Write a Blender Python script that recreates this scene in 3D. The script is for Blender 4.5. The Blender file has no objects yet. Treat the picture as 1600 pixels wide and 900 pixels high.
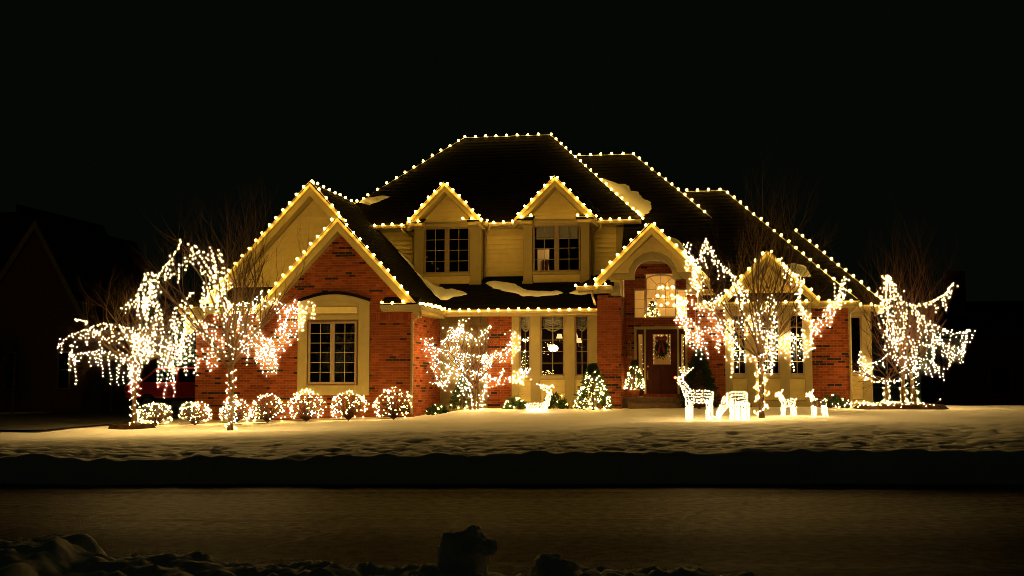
import bpy, bmesh, math, random
from mathutils import Vector, Matrix, noise
R = math.radians
rnd = random.Random(7)
scene = bpy.context.scene
COL = scene.collection

# ------------------------------------------------------------------ camera
YAW, PITCH, EYE = R(10.3), math.atan(150/1950), 1.6
cam_d = bpy.data.cameras.new('camera'); cam = bpy.data.objects.new('camera', cam_d); COL.objects.link(cam)
cam_d.sensor_width = 36; cam_d.lens = 36*1950/1600; cam_d.clip_end = 2000; cam_d.clip_start = .1
cam.location = (0, 0, EYE); cam.rotation_euler = (R(90)+PITCH, 0, YAW)
scene.camera = cam
# ------------------------------------------------------------------ night sky
w = bpy.data.worlds.new('World'); scene.world = w; w.use_nodes = True
bgn = w.node_tree.nodes['Background']
bgn.inputs['Color'].default_value = (.30, .42, .24, 1); bgn.inputs['Strength'].default_value = .005
scene.view_settings.view_transform = 'Standard'; scene.view_settings.look = 'None'
scene.view_settings.exposure = 0; scene.view_settings.gamma = 1
cy = scene.cycles
cy.use_denoising = True; cy.max_bounces = 5; cy.diffuse_bounces = 3; cy.glossy_bounces = 3
cy.transmission_bounces = 3; cy.transparent_max_bounces = 16; cy.sample_clamp_indirect = 4; cy.use_light_tree = True
cy.filter_width = .95; cy.caustics_reflective = False; cy.caustics_refractive = False
# all light in the picture comes from the lit bulbs and lamps built below
BULB_L = 54.0
MINI_L = 98.0

# ------------------------------------------------------------------ materials
M = {}
def mat(name, col=(.5,.5,.5), rough=.7, spec=.3, noise_scale=0, noise_amt=.0, bump=0, bump_scale=30, metal=0, emit=None, emit_s=0):
    m = bpy.data.materials.new(name); m.use_nodes = True
    nt = m.node_tree; b = nt.nodes['Principled BSDF']
    b.inputs['Base Color'].default_value = (*col, 1); b.inputs['Roughness'].default_value = rough
    b.inputs['Specular IOR Level'].default_value = spec; b.inputs['Metallic'].default_value = metal
    tc = nt.nodes.new('ShaderNodeTexCoord')
    if noise_scale:
        n = nt.nodes.new('ShaderNodeTexNoise'); n.inputs['Scale'].default_value = noise_scale; n.inputs['Detail'].default_value = 6
        nt.links.new(tc.outputs['Object'], n.inputs['Vector'])
        r = nt.nodes.new('ShaderNodeValToRGB')
        r.color_ramp.elements[0].position = .3; r.color_ramp.elements[1].position = .7
        r.color_ramp.elements[0].color = (*[c*(1-noise_amt) for c in col], 1)
        r.color_ramp.elements[1].color = (*[min(1, c*(1+noise_amt)) for c in col], 1)
        nt.links.new(n.outputs['Fac'], r.inputs['Fac']); nt.links.new(r.outputs['Color'], b.inputs['Base Color'])
    if bump:
        n2 = nt.nodes.new('ShaderNodeTexNoise'); n2.inputs['Scale'].default_value = bump_scale; n2.inputs['Detail'].default_value = 8
        nt.links.new(tc.outputs['Object'], n2.inputs['Vector'])
        bp = nt.nodes.new('ShaderNodeBump'); bp.inputs['Strength'].default_value = bump; bp.inputs['Distance'].default_value = .02
        nt.links.new(n2.outputs['Fac'], bp.inputs['Height']); nt.links.new(bp.outputs['Normal'], b.inputs['Normal'])
    if emit:
        b.inputs['Emission Color'].default_value = (*emit, 1); b.inputs['Emission Strength'].default_value = emit_s
    M[name] = m
    return m
mat('siding', (.62,.50,.20), .55, .3, 6, .06, .15, 60)
mat('trim', (.31,.245,.095), .5, .3, 4, .07, .1, 40)
mat('gutter', (.25,.20,.10), .4, .4, 5, .08)
mat('frame', (.24,.17,.10), .45, .35, 9, .12)
mat('mortar', (.25,.12,.055), .9, .1, 20, .2, .4, 90)
mat('shingle', (.007,.006,.005), .95, .05, 7, .5, .6, 45)
mat('snow', (.90,.89,.86), .75, .15, .8, .03, .15, 14)
mat('dirty_snow', (.42,.42,.42), .8, .15, 2.5, .4, .8, 9)
mat('slush', (.028,.028,.028), .6, .2, 1.3, .5, .6, 12)
mat('pavement', (.05,.048,.045), .85, .15, 1.2, .4, .4, 60)
mat('bark', (.06,.038,.02), .85, .1, 14, .35, .4, 60)
mat('twig', (.055,.034,.019), .8, .1, 9, .3)
mat('red_twig', (.045,.02,.012), .8, .1, 9, .3)
mat('needles', (.035,.06,.02), .7, .2, 5, .45)
mat('dark_needles', (.022,.036,.014), .8, .15, 5, .45)
mat('wire', (.09,.06,.028), .5, .3, 8, .1)
mat('white_wire', (.7,.68,.6), .5, .3, 8, .1)
mat('door_wood', (.05,.011,.005), .65, .12, 3, .3)
mat('brass', (.75,.5,.2), .3, .5, 8, .1, metal=1)
mat('interior', (.60,.46,.24), .8, .1, 2, .08)
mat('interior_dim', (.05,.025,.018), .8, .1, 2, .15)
mat('curtain', (.62,.58,.50), .85, .1, 9, .1)
mat('red_paint', (.26,.012,.012), .3, .5, 2, .05)
mat('rubber', (.015,.015,.015), .7, .2, 8, .2)
mat('chrome', (.5,.5,.5), .25, .5, 8, .1, metal=1)
mat('terracotta', (.30,.11,.05), .8, .2, 9, .2)
mat('ribbon', (.12,.008,.008), .5, .3, 9, .2)
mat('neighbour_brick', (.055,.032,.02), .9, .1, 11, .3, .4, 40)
mat('dark_trim', (.09,.075,.05), .6, .2, 5, .1)
mat('link_siding', (.17,.12,.05), .6, .2, 5, .1)
mat('stone', (.14,.09,.055), .85, .15, 9, .25, .4, 40)
mat('soil', (.04,.022,.012), .95, .05, 8, .4, .6, 20)
def emit(name, col, s):
    m = mat(name, (.8,.8,.8), .4, .3, emit=col, emit_s=s); return m
emit('bulb', (1,.55,.07), BULB_L)
emit('mini', (1,.60,.17), MINI_L)
emit('mini_dim', (1,.60,.14), 40)
emit('deer_bulb', (1,.64,.24), 24)
emit('tiny', (1,.66,.25), 7)
emit('nose', (1,.03,.02), 6)
emit('shade', (1,.55,.2), 1.5)
emit('globe', (1,.64,.22), 85)
emit('bowl_glow', (1,.8,.55), 7)
emit('hall_lamp', (1,.72,.36), 26)
def glassmat(name, col, rough, transp, spec=.6):
    m = bpy.data.materials.new(name); m.use_nodes = True; nt = m.node_tree
    b = nt.nodes['Principled BSDF']; b.inputs['Base Color'].default_value = (*col, 1)
    b.inputs['Roughness'].default_value = rough; b.inputs['Specular IOR Level'].default_value = spec
    if transp:
        tr = nt.nodes.new('ShaderNodeBsdfTransparent'); gl = nt.nodes.new('ShaderNodeBsdfGlossy')
        gl.inputs['Roughness'].default_value = rough
        fr = nt.nodes.new('ShaderNodeFresnel'); fr.inputs['IOR'].default_value = 1.5
        mx = nt.nodes.new('ShaderNodeMixShader')
        nt.links.new(fr.outputs[0], mx.inputs[0]); nt.links.new(tr.outputs[0], mx.inputs[1]); nt.links.new(gl.outputs[0], mx.inputs[2])
        nt.links.new(mx.outputs[0], nt.nodes['Material Output'].inputs['Surface'])
    M[name] = m
glassmat('dark_glass', (.001,.0012,.001), .03, False, .012)
glassmat('clear_glass', (1,1,1), .01, True)
# brick: colour of each brick from its own 'tone' value
bm_ = mat('brick', (.35,.1,.05), .85, .15, bump=.4, bump_scale=70)
nt = bm_.node_tree; at = nt.nodes.new('ShaderNodeAttribute'); at.attribute_name = 'tone'
rp = nt.nodes.new('ShaderNodeValToRGB'); e = rp.color_ramp.elements
e[0].position = 0; e[0].color = (.030,.016,.010,1); e[1].position = 1; e[1].color = (.36,.088,.030,1)
for p_, c_ in ((.10,(.040,.020,.012,1)), (.14,(.20,.042,.013,1)), (.5,(.25,.056,.016,1)), (.8,(.285,.074,.021,1))):
    q = e.new(p_); q.color = c_
nt.links.new(at.outputs['Fac'], rp.inputs['Fac'])
nn = nt.nodes.new('ShaderNodeTexNoise'); nn.inputs['Scale'].default_value = 25; nn.inputs['Detail'].default_value = 5
mxr = nt.nodes.new('ShaderNodeMixRGB'); mxr.blend_type = 'MULTIPLY'; mxr.inputs[0].default_value = .45
nt.links.new(rp.outputs[0], mxr.inputs[1]); nt.links.new(nn.outputs['Color'], mxr.inputs[2])
nt.links.new(mxr.outputs[0], nt.nodes['Principled BSDF'].inputs['Base Color'])
# asphalt: worn, salted, tyre bands, fine grit; near-side fade of house light painted in
am = mat('asphalt', (.06,.055,.05), .62, .45, bump=.6, bump_scale=40); nt = am.node_tree
tc = nt.nodes.new('ShaderNodeTexCoord'); mp = nt.nodes.new('ShaderNodeMapping'); mp.inputs['Scale'].default_value = (.06,2.2,1)
n1 = nt.nodes.new('ShaderNodeTexNoise'); n1.inputs['Scale'].default_value = 1.0; n1.inputs['Detail'].default_value = 5
n2 = nt.nodes.new('ShaderNodeTexNoise'); n2.inputs['Scale'].default_value = 7; n2.inputs['Detail'].default_value = 8
nt.links.new(tc.outputs['Object'], mp.inputs['Vector']); nt.links.new(mp.outputs[0], n1.inputs['Vector']); nt.links.new(tc.outputs['Object'], n2.inputs['Vector'])
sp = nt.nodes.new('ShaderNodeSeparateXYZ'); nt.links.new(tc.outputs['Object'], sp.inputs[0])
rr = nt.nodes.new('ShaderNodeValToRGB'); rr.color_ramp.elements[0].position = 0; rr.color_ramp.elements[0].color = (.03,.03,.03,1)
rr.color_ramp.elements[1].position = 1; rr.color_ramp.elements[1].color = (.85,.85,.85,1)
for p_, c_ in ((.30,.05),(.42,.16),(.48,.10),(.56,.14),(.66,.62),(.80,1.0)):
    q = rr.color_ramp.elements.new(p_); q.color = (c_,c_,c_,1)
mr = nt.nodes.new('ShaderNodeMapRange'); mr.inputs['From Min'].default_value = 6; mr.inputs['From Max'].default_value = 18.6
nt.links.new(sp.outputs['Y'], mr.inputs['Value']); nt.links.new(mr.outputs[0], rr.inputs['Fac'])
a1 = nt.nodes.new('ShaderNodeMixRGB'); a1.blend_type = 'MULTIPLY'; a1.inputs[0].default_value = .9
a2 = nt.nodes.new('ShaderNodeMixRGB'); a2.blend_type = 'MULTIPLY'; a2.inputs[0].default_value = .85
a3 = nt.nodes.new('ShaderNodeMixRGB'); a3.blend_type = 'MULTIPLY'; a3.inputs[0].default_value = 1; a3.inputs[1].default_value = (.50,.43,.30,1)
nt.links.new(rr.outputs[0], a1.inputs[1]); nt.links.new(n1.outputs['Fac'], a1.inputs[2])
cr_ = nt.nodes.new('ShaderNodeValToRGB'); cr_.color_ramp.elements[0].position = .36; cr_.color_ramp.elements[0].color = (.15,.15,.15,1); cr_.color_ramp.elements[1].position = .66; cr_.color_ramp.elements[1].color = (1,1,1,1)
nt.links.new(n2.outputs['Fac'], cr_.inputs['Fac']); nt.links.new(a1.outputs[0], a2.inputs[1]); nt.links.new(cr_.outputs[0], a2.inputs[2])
sm_ = nt.nodes.new('ShaderNodeMath'); sm_.operation = 'MULTIPLY'; sm_.inputs[1].default_value = .24; nt.links.new(a2.outputs[0], sm_.inputs[0]); nt.links.new(sm_.outputs[0], nt.nodes['Principled BSDF'].inputs['Specular IOR Level'])  # specular follows the same painted light fade, so the sheen dies out nearer
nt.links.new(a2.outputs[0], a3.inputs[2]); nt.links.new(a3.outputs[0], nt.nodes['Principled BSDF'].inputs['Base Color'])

# ------------------------------------------------------------------ mesh helpers
V = Vector
class MB:
    def __init__(s): s.v = []; s.f = []; s.t = []; s.tone = 0.5
    def add(s, vs, fs):
        o = len(s.v); s.v += [tuple(p) for p in vs]; s.t += [s.tone]*len(vs)
        s.f += [tuple(i+o for i in f) for f in fs]; return s
    def box(s, a, b):
        x0,y0,z0 = [min(p,q) for p,q in zip(a,b)]; x1,y1,z1 = [max(p,q) for p,q in zip(a,b)]
        return s.add([(x0,y0,z0),(x1,y0,z0),(x1,y1,z0),(x0,y1,z0),(x0,y0,z1),(x1,y0,z1),(x1,y1,z1),(x0,y1,z1)],
              [(0,3,2,1),(4,5,6,7),(0,1,5,4),(1,2,6,5),(2,3,7,6),(3,0,4,7)])
    def prism(s, pts, d):
        n = len(pts); d = V(d); a = [V(p) for p in pts]
        s.add(a+[p+d for p in a], [tuple(range(n))[::-1], tuple(range(n,2*n))]+[(i,(i+1)%n,n+(i+1)%n,n+i) for i in range(n)]); return s
    def beam(s, a, b, w, h, up=(0,0,1)):
        a = V(a); b = V(b); d = (b-a).normalized(); sd = d.cross(V(up)).normalized(); u = sd.cross(d)
        q = [sd*w/2+u*h/2, -sd*w/2+u*h/2, -sd*w/2-u*h/2, sd*w/2-u*h/2]
        return s.prism([a+k for k in q], b-a)
    def tube(s, pts, rs, n=5, cap=True):
        pts = [V(p) for p in pts]
        if not isinstance(rs, (list,tuple)): rs = [rs]*len(pts)
        o = len(s.v); vs = []; prev = None
        for i,p in enumerate(pts):
            d = (pts[min(i+1,len(pts)-1)]-pts[max(i-1,0)])
            if d.length < 1e-6: d = V((0,0,1))
            d.normalize()
            if prev is None:
                ref = V((1,0,0)) if abs(d.x) < .9 else V((0,1,0)); a = d.cross(ref).normalized()
            else:
                a = (prev - d*prev.dot(d)); a = a.normalized() if a.length > 1e-6 else d.orthogonal().normalized()
            prev = a; b = d.cross(a)
            for k in range(n):
                t = 2*math.pi*k/n; vs.append(p+(a*math.cos(t)+b*math.sin(t))*rs[i])
        fs = [(i*n+k, i*n+(k+1)%n, (i+1)*n+(k+1)%n, (i+1)*n+k) for i in range(len(pts)-1) for k in range(n)]
        if cap: fs += [tuple(range(n))[::-1], tuple(range((len(pts)-1)*n, len(pts)*n))]
        return s.add(vs, fs)
    def ico(s, c, r, lvl=0):
        vs, fs = ICO[lvl]; c = V(c)
        if not isinstance(r, (tuple,list)): r = (r,r,r)
        return s.add([(c.x+p[0]*r[0], c.y+p[1]*r[1], c.z+p[2]*r[2]) for p in vs], fs)
    def lathe(s, c, prof, n=12):
        c = V(c); vs = [(c.x+r*math.cos(2*math.pi*k/n), c.y+r*math.sin(2*math.pi*k/n), c.z+z) for r,z in prof for k in range(n)]
        m = len(prof)
        return s.add(vs, [(i*n+k,i*n+(k+1)%n,(i+1)*n+(k+1)%n,(i+1)*n+k) for i in range(m-1) for k in range(n)]+[tuple(range(n))[::-1],tuple(range((m-1)*n,m*n))])
    def build(s, name, m, parent=None, smooth=False, kind=None, bevel=0):
        me = bpy.data.meshes.new(name); me.from_pydata(s.v, [], s.f); me.update()
        if m == 'brick':
            a = me.attributes.new('tone', 'FLOAT', 'POINT'); a.data.foreach_set('value', s.t)
        me.materials.append(M[m])
        if smooth: me.polygons.foreach_set('use_smooth', [True]*len(me.polygons))
        o = link(name, me, parent)
        if kind: o['kind'] = kind
        if bevel:
            bv = o.modifiers.new('bevel','BEVEL'); bv.width = bevel; bv.segments = 1; bv.limit_method = 'ANGLE'
        return o
def link(name, me, parent=None, loc=None):
    o = bpy.data.objects.new(name, me); COL.objects.link(o)
    if loc is not None: o.location = loc
    if parent is not None:
        o.parent = parent; o.matrix_parent_inverse = Matrix.Translation(-WLOC.get(parent.name, V((0,0,0))))
    WLOC[o.name] = V((0,0,0)) if parent is None and loc is None else (V(loc) if loc is not None else V((0,0,0)))
    return o
WLOC = {}
def empty(name, loc):
    o = bpy.data.objects.new(name, None); COL.objects.link(o); o.location = loc; o.empty_display_size = .2
    WLOC[o.name] = V(loc); return o
def tag(o, label, cat, group=None):
    o['label'] = label; o['category'] = cat
    if group: o['group'] = group
    return o
def struct(o): o['kind'] = 'structure'; return o
ICO = {}
for lv in (1,2,3):
    b = bmesh.new(); bmesh.ops.create_icosphere(b, subdivisions=lv, radius=1)
    ICO[lv-1] = ([tuple(v.co) for v in b.verts], [tuple(v.index for v in f.verts) for f in b.faces]); b.free()
def clip(poly, axis, val, keep_ge):          # poly: list of 2D tuples
    out = []
    for i in range(len(poly)):
        a, b = poly[i], poly[(i+1)%len(poly)]
        ia = (a[axis] >= val) == keep_ge or a[axis] == val; ib = (b[axis] >= val) == keep_ge or b[axis] == val
        if ia: out.append(a)
        if ia != ib and abs(b[axis]-a[axis]) > 1e-9:
            t = (val-a[axis])/(b[axis]-a[axis]); out.append((a[0]+t*(b[0]-a[0]), a[1]+t*(b[1]-a[1])))
    return out
def n3(x, y, z=0, s=1.0): return noise.noise((x*s, y*s, z*s))

# ------------------------------------------------------------------ ground (camera-street frame: along the street = s, across = d)
CS, SN = math.cos(YAW), math.sin(YAW)
def st2w(s, d): return (s*CS-d*SN, s*SN+d*CS)
def w2st(x, y): return (x*CS+y*SN, -x*SN+y*CS)
def sm(a, b, t):
    t = max(0, min(1, (t-a)/(b-a))); return t*t*(3-2*t)
def base_ground(x, y):
    s, d = w2st(x, y)
    dd = min(d, 40)
    z = .45 + .013*(dd-20.5)
    z += .012*max(-2, min(10, x+8)) - .026*max(0, min(8, -8-x))*sm(22, 30, d)
    z += .12*sm(34.3, 37, y)*sm(-9.5, -8.3, x)
    z -= .9*sm(38.5, 46, d)*sm(4.5, 9, x)                 # the plot falls away behind on the right
    z -= .09*sm(27, 21, d)
    z += .07*sm(-4, -2, x)*sm(24, 28, d)*sm(36, 32, d)
    z += .20*sm(9, 14, s)*sm(30, 22, d)                   # verge rises on the right
    return z
def ground(x, y): return base_ground(x, y)
def street_sheet(name, s0, s1, d0, d1, z, m, ns=40, nd=8):
    mb = MB(); vs = []; 
    for j in range(nd+1):
        for i in range(ns+1):
            vs.append((s0+(s1-s0)*i/ns, d0+(d1-d0)*j/nd, z))
    mb.add(vs, [(j*(ns+1)+i, j*(ns+1)+i+1, (j+1)*(ns+1)+i+1, (j+1)*(ns+1)+i) for j in range(nd) for i in range(ns)])
    o = mb.build(name, m); o.rotation_euler = (0,0,YAW); return struct(o)
def axis(parts):
    out = []
    for a, b, st in parts:
        n = max(1, round((b-a)/st)); out += [a+(b-a)*i/n for i in range(n)]
    out.append(parts[-1][1]); return out
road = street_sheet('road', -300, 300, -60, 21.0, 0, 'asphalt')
gm = MB(); gs = axis([(-300,-30,30),(-30,30,.15),(30,300,30)]); ge = [18.62+.10*n3(s*.5,4.4)+.06*n3(s*2.2,8.8)+.03*n3(s*7,1.2) for s in gs]; G_ = len(gs)
gm.add([(s,ge[i],.004) for i, s in enumerate(gs)]+[(s,21.0,.004) for s in gs], [(i,i+1,G_+i+1,G_+i) for i in range(G_-1)])
struct(gm.build('gutter', 'slush')).rotation_euler = (0,0,YAW)
for pl in ([(1.55,13.6),(1.75,14.4),(2.1,15.0),(2.4,15.9),(3.0,16.6),(3.4,17.6),(3.9,18.5)], [(1.75,14.4),(1.2,14.9),(.6,15.0)], [(-2.4,12.4),(-2.0,13.6),(-2.3,14.6),(-1.8,15.9)], [(-6.5,14.2),(-4.4,14.9),(-2.2,14.7)], [(4.2,12.6),(5.6,13.3),(7.7,13.1)]):
    cm = MB(); fp = []
    for (a0,b0),(a1_,b1) in zip(pl, pl[1:]):
        for k in range(6): t = k/6; fp.append((a0+(a1_-a0)*t+rnd.uniform(-.05,.05), b0+(b1-b0)*t+rnd.uniform(-.05,.05)))
    L_ = len(fp); wd = [rnd.uniform(.015,.05) for _ in fp]
    cm.add([(a-wd[i],b-wd[i]*.6,.004) for i,(a,b) in enumerate(fp)]+[(a+wd[i],b+wd[i]*.6,.004) for i,(a,b) in enumerate(fp)], [(i,i+1,L_+i+1,L_+i) for i in range(L_-1)])
    cm.build('crack', 'rubber', road)
SS = axis([(-400,-60,40),(-60,-24,2),(-24,24,.085),(24,60,2),(60,400,40)])
DD = axis([(20.0,21.1,.06),(21.1,28,.075),(28,41,.17),(41,60,1.5),(60,600,60)])
dents = []
for k in range(5200):                                     # footprints and trampled crust
    u = rnd.random()
    dents.append((rnd.uniform(-17,19), 21.2+6.5*u**1.2, rnd.uniform(.06,.17), rnd.uniform(.015,.095)*(1.0-.6*u)))
for k in range(160): dents.append((rnd.uniform(-14,14), rnd.uniform(25,33), rnd.uniform(.1,.2), rnd.uniform(.02,.05)))
DG = {}
for q in dents: DG.setdefault((int(q[0]//.5), int(q[1]//.5)), []).append(q)
def lawn_z(s, d):
    x, y = st2w(s, d); z = base_ground(x, y)
    if abs(s) < 60 and d < 60:
        z += .035*n3(s*.35, d*.8, 3) + .018*n3(s*1.3, d*2.2, 9)
        k = sm(29, 22, d); z += k*(.022*n3(s*1.9, d*3, 1)+.018*n3(s*6, d*8, 5)+.010*n3(s*15, d*17, 2))
        if d < 34:
            ci, cj = int(s//.5), int(d//.5)
            for a in (-1,0,1):
                for b in (-1,0,1):
                    for (ds, dd_, r_, h_) in DG.get((ci+a, cj+b), ()):
                        q = ((s-ds)**2+((d-dd_)*1.0)**2)/(r_*r_)
                        if q < 1: z -= h_*(1-q)
    e = .25*n3(s*.35, 2.5)+.09*n3(s*1.6, 7.1)+.05*n3(s*5, 3.3)           # ploughed edge of the bank
    edge = 20.45+e; ramp = sm(edge-.38, edge+.02, d)
    z += (.04+.06*n3(s*1.1,d*1.5,4)+.05*n3(s*3.7,d*3,6))*sm(edge-.3,edge,d)*sm(edge+1.0,edge+.1,d)
    return -.03 + (z+.03)*ramp + (.06*n3(s*3,d*4,8)+.03*n3(s*9,d*9,1))*ramp*(1-ramp)*2
mb = MB(); nS, nD = len(SS), len(DD)
mb.add([(s, d, lawn_z(s, d)) for d in DD for s in SS], [(j*nS+i, j*nS+i+1, (j+1)*nS+i+1, (j+1)*nS+i) for j in range(nD-1) for i in range(nS-1)])
lawn = struct(mb.build('snowy_lawn', 'snow', smooth=True)); lawn.rotation_euler = (0,0,YAW)
# driveway between the two houses
mb = MB(); pts = []
xs = [-25.5,-23,-21,-19,-17.6]; ys = [29.3,30.5,32,34,36,38,41,44,50,60]
for y in ys:
    for x in xs: pts.append((x-.12*(y-36)*0, y, base_ground(x,y)+.06))
mb.add(pts, [(j*5+i, j*5+i+1, (j+1)*5+i+1, (j+1)*5+i) for j in range(len(ys)-1) for i in range(4)])
struct(mb.build('driveway', 'pavement'))
# ------------------------------------------------------------------ the house
house = empty('brick_house', (-6.5, 39, .8))
tag(house, 'two storey red brick and cream siding house with roof edges outlined in lights', 'house')
SHARED = {}
def box_part(name, m, a, b, parent=house, bevel=.006):
    return MB().box(a, b).build(name, m, parent, bevel=bevel)
def roof_plane(pts, thick=.12, parent=house, expo=.19):
    """shingled plane: every course a step of its own, on a deck slab"""
    P = [V(p) for p in pts]; n = V((0,0,0))
    for i in range(len(P)): n += (P[i]-P[0]).cross(P[(i+1)%len(P)]-P[0])
    n.normalize()
    if n.z < 0: n = -n
    u = V((0,0,1)).cross(n).normalized(); v = n.cross(u)
    q = [((p-P[0]).dot(u), (p-P[0]).dot(v)) for p in P]
    mb = MB(); lo = min(b for a,b in q); hi = max(b for a,b in q); k = 0
    while lo+k*expo < hi-.01:
        a0 = lo+k*expo; a1 = min(hi, a0+expo)
        c = clip(clip(q, 1, a0, True), 1, a1, False); k += 1
        if len(c) < 3: continue
        top = [P[0]+u*x+v*y+n*(.004+.014*(a1-y)/expo) for x,y in c]
        mb.add(top+[P[0]+u*x+v*y-n*.01 for x,y in c], [tuple(range(len(c)))]+[(i,i+len(c),(i+1)%len(c)+len(c),(i+1)%len(c)) for i in range(len(c))])
    mb.prism([p-n*.008 for p in P], -n*thick)
    return mb.build('roof', 'shingle', parent)
def clapboards(wall, poly, o, u, n, expo=.15, m='siding'):
    """poly in (u, z); every lap board an object of its own"""
    o, u, n = V(o), V(u), V(n); z0 = min(p[1] for p in poly); z1 = max(p[1] for p in poly); k = 0
    while z0+k*expo < z1-.02:
        a = z0+k*expo; b = min(z1, a+expo); k += 1
        c = clip(clip(poly, 1, a, True), 1, b-.002, False)
        if len(c) < 3: continue
        f = [o+u*x+V((0,0,z))+n*(.055-.049*(z-a)/expo) for x,z in c]; bk = [o+u*x+V((0,0,z))-n*.01 for x,z in c]; L = len(c)
        MB().add(f+bk, [tuple(range(L)), tuple(range(L,2*L))[::-1]]+[(i,(i+1)%L,L+(i+1)%L,L+i) for i in range(L)]).build('clapboard', m, wall)
BW, BH, PU, PZ = .205, .066, .217, .078
def tone():
    t = rnd.random()
    return rnd.uniform(0,.08) if t < .055 else rnd.uniform(.16,1)
def brick_wall(wall, o, u, n, w, z0, z1, inside, single=None, holes=()):
    o, u, n = V(o), V(u), V(n); mb = MB(); row = 0; z = z0; run = 0
    while z < z1:
        x = -(.5*PU if row%2 else 0)
        while x < w:
            a = max(0, x); b = min(w, x+BW)
            if run > 0: t = rnd.uniform(0,.08); run -= 1
            else:
                t = tone()
                if t < .1 and rnd.random() < .45: run = rnd.choice((1,1,2,3))
            for h0, h1, k0, k1 in holes:
                if k0 < z+BH/2 < k1:
                    if a >= h0 and b <= h1: b = a
                    elif a < h0 < b: b = h0
                    elif a < h1 < b: a = h1
            if b-a > .03 and inside(a+.01, z) and inside(b-.01, z) and inside((a+b)/2, z+BH):
                pr_ = rnd.uniform(.008,.016)
                if single and single((a+b)/2, z) and b-a > BW-.01:
                    key = (round(t*9), tuple(n)); me = SHARED.get(key)
                    if not me:
                        q = MB(); q.tone = t; hu = u*BW/2; hz = V((0,0,BH/2))
                        q.prism([-hu-hz-n*.02, hu-hz-n*.02, hu+hz-n*.02, -hu+hz-n*.02], n*.034)
                        tmp = q.build('brick', 'brick'); me = tmp.data; bpy.data.objects.remove(tmp); SHARED[key] = me
                    link('brick', me, wall, o+u*(a+b)/2+V((0,0,z+BH/2))+n*(pr_-.012))
                else:
                    mb.tone = t; p = o+u*a+V((0,0,z))-n*.02; q = u*(b-a); hz = V((0,0,BH))
                    mb.prism([p, p+q, p+q+hz, p+hz], n*(.02+pr_))
            x += PU
        z += PZ; row += 1
    mb.build('brickwork', 'brick', wall, kind='stuff')
def window(x0, x1, z0, z1, y, cols, rows, sashes=1, glass='dark_glass', fw=.05, sash_gap=.09, d=.07, mun=.016):
    """front face at y; a frame, sashes, each pane a pane"""
    fr = MB(); fr.box((x0,y,z0),(x0+fw,y+d,z1)); fr.box((x1-fw,y,z0),(x1,y+d,z1)); fr.box((x0+fw,y+.001,z1-fw),(x1-fw,y+d,z1)); fr.box((x0+fw,y-.012,z0),(x1-fw,y+d,z0+fw))
    iw = (x1-x0-2*fw-(sashes-1)*sash_gap)/sashes; sp = []
    for s in range(sashes):
        a = x0+fw+s*(iw+sash_gap); sp.append((a, a+iw))
        if s: fr.box((a-sash_gap,y+.002,z0+fw),(a,y+d,z1-fw))
    W = fr.build('window', 'frame', house, bevel=.004)
    for (a, b) in sp:
        m = MB(); za, zb = z0+fw, z1-fw; cw = (b-a)/cols; rh = (zb-za)/rows
        for c in range(1, cols): m.box((a+c*cw-mun/2, y+.022, za),(a+c*cw+mun/2, y+.05, zb))
        for r in range(1, rows): m.box((a, y+.024, za+r*rh-mun/2),(b, y+.048, za+r*rh+mun/2))
        if m.v: m.build('muntin', 'trim', W)
        for c in range(cols):
            for r in range(rows):
                MB().box((a+c*cw+mun/2-.003, y+.032, za+r*rh+mun/2-.003),(a+(c+1)*cw-mun/2+.003, y+.04, za+(r+1)*rh-mun/2+.003)).build('pane', glass, W)
    return W
def rake(xa, za, xb, zb, y, depth=.30, hgt=.26, t=.05):
    """sloping fascia board with a thinner crown board and soffit"""
    a, b = V((xa,y,za)), V((xb,y,zb)); dn = V((0,0,-hgt/abs((b-a).normalized().x)))
    MB().prism([a, b, b+dn, a+dn], (0,t,0)).build('fascia', 'trim', house)
    MB().prism([a+V((0,-.03,.02)), b+V((0,-.03,.02)), b+V((0,-.03,-.09)), a+V((0,-.03,-.09))], (0,.029,0)).build('crown_board', 'siding', house)
    MB().prism([a+dn*.75+V((0,t,0)), b+dn*.75+V((0,t,0)), b+dn*.9+V((0,t,0)), a+dn*.9+V((0,t,0))], (0,depth-t,0)).build('soffit', 'trim', house)

S1 = 1.055
RX, RZ = -13.1, 7.85                  # garage wing ridge
BX = -11.94; BZ = RZ-S1*(BX-RX)       # brick gable ridge
def zR(x): return RZ-S1*(x-RX)
def zL(x): return RZ-S1*(RX-x)
def zBL(x): return BZ-S1*(BX-x)
# ---- garage wing walls
gw = MB()
gw.prism([(-14.2,36.52,.3),(-9.74,36.52,.3),(-9.74,36.52,zR(-9.74)-.25),(BX,36.52,BZ-.25),(-14.2,36.52,zBL(-14.2)-.25)], (0,.2,0))
gw.box((-9.94,36.72,.3),(-9.74,40.3,3.85))
gw = gw.build('garage_wall', 'mortar', house)
def in_gable(x, z):
    X = -14.2+x
    return z < min(zR(X), zBL(X))-.36
brick_wall(gw, (-14.2,36.52,0), (1,0,0), (0,-1,0), 4.46, .42, 6.3, in_gable, single=lambda x, z: x > 3.25 and z < 3.45, holes=((1.0,3.08,1.36,4.12),))
brick_wall(gw, (-9.74,36.52,0), (0,1,0), (1,0,0), 3.75, .42, 3.75, lambda x, z: True)
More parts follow.
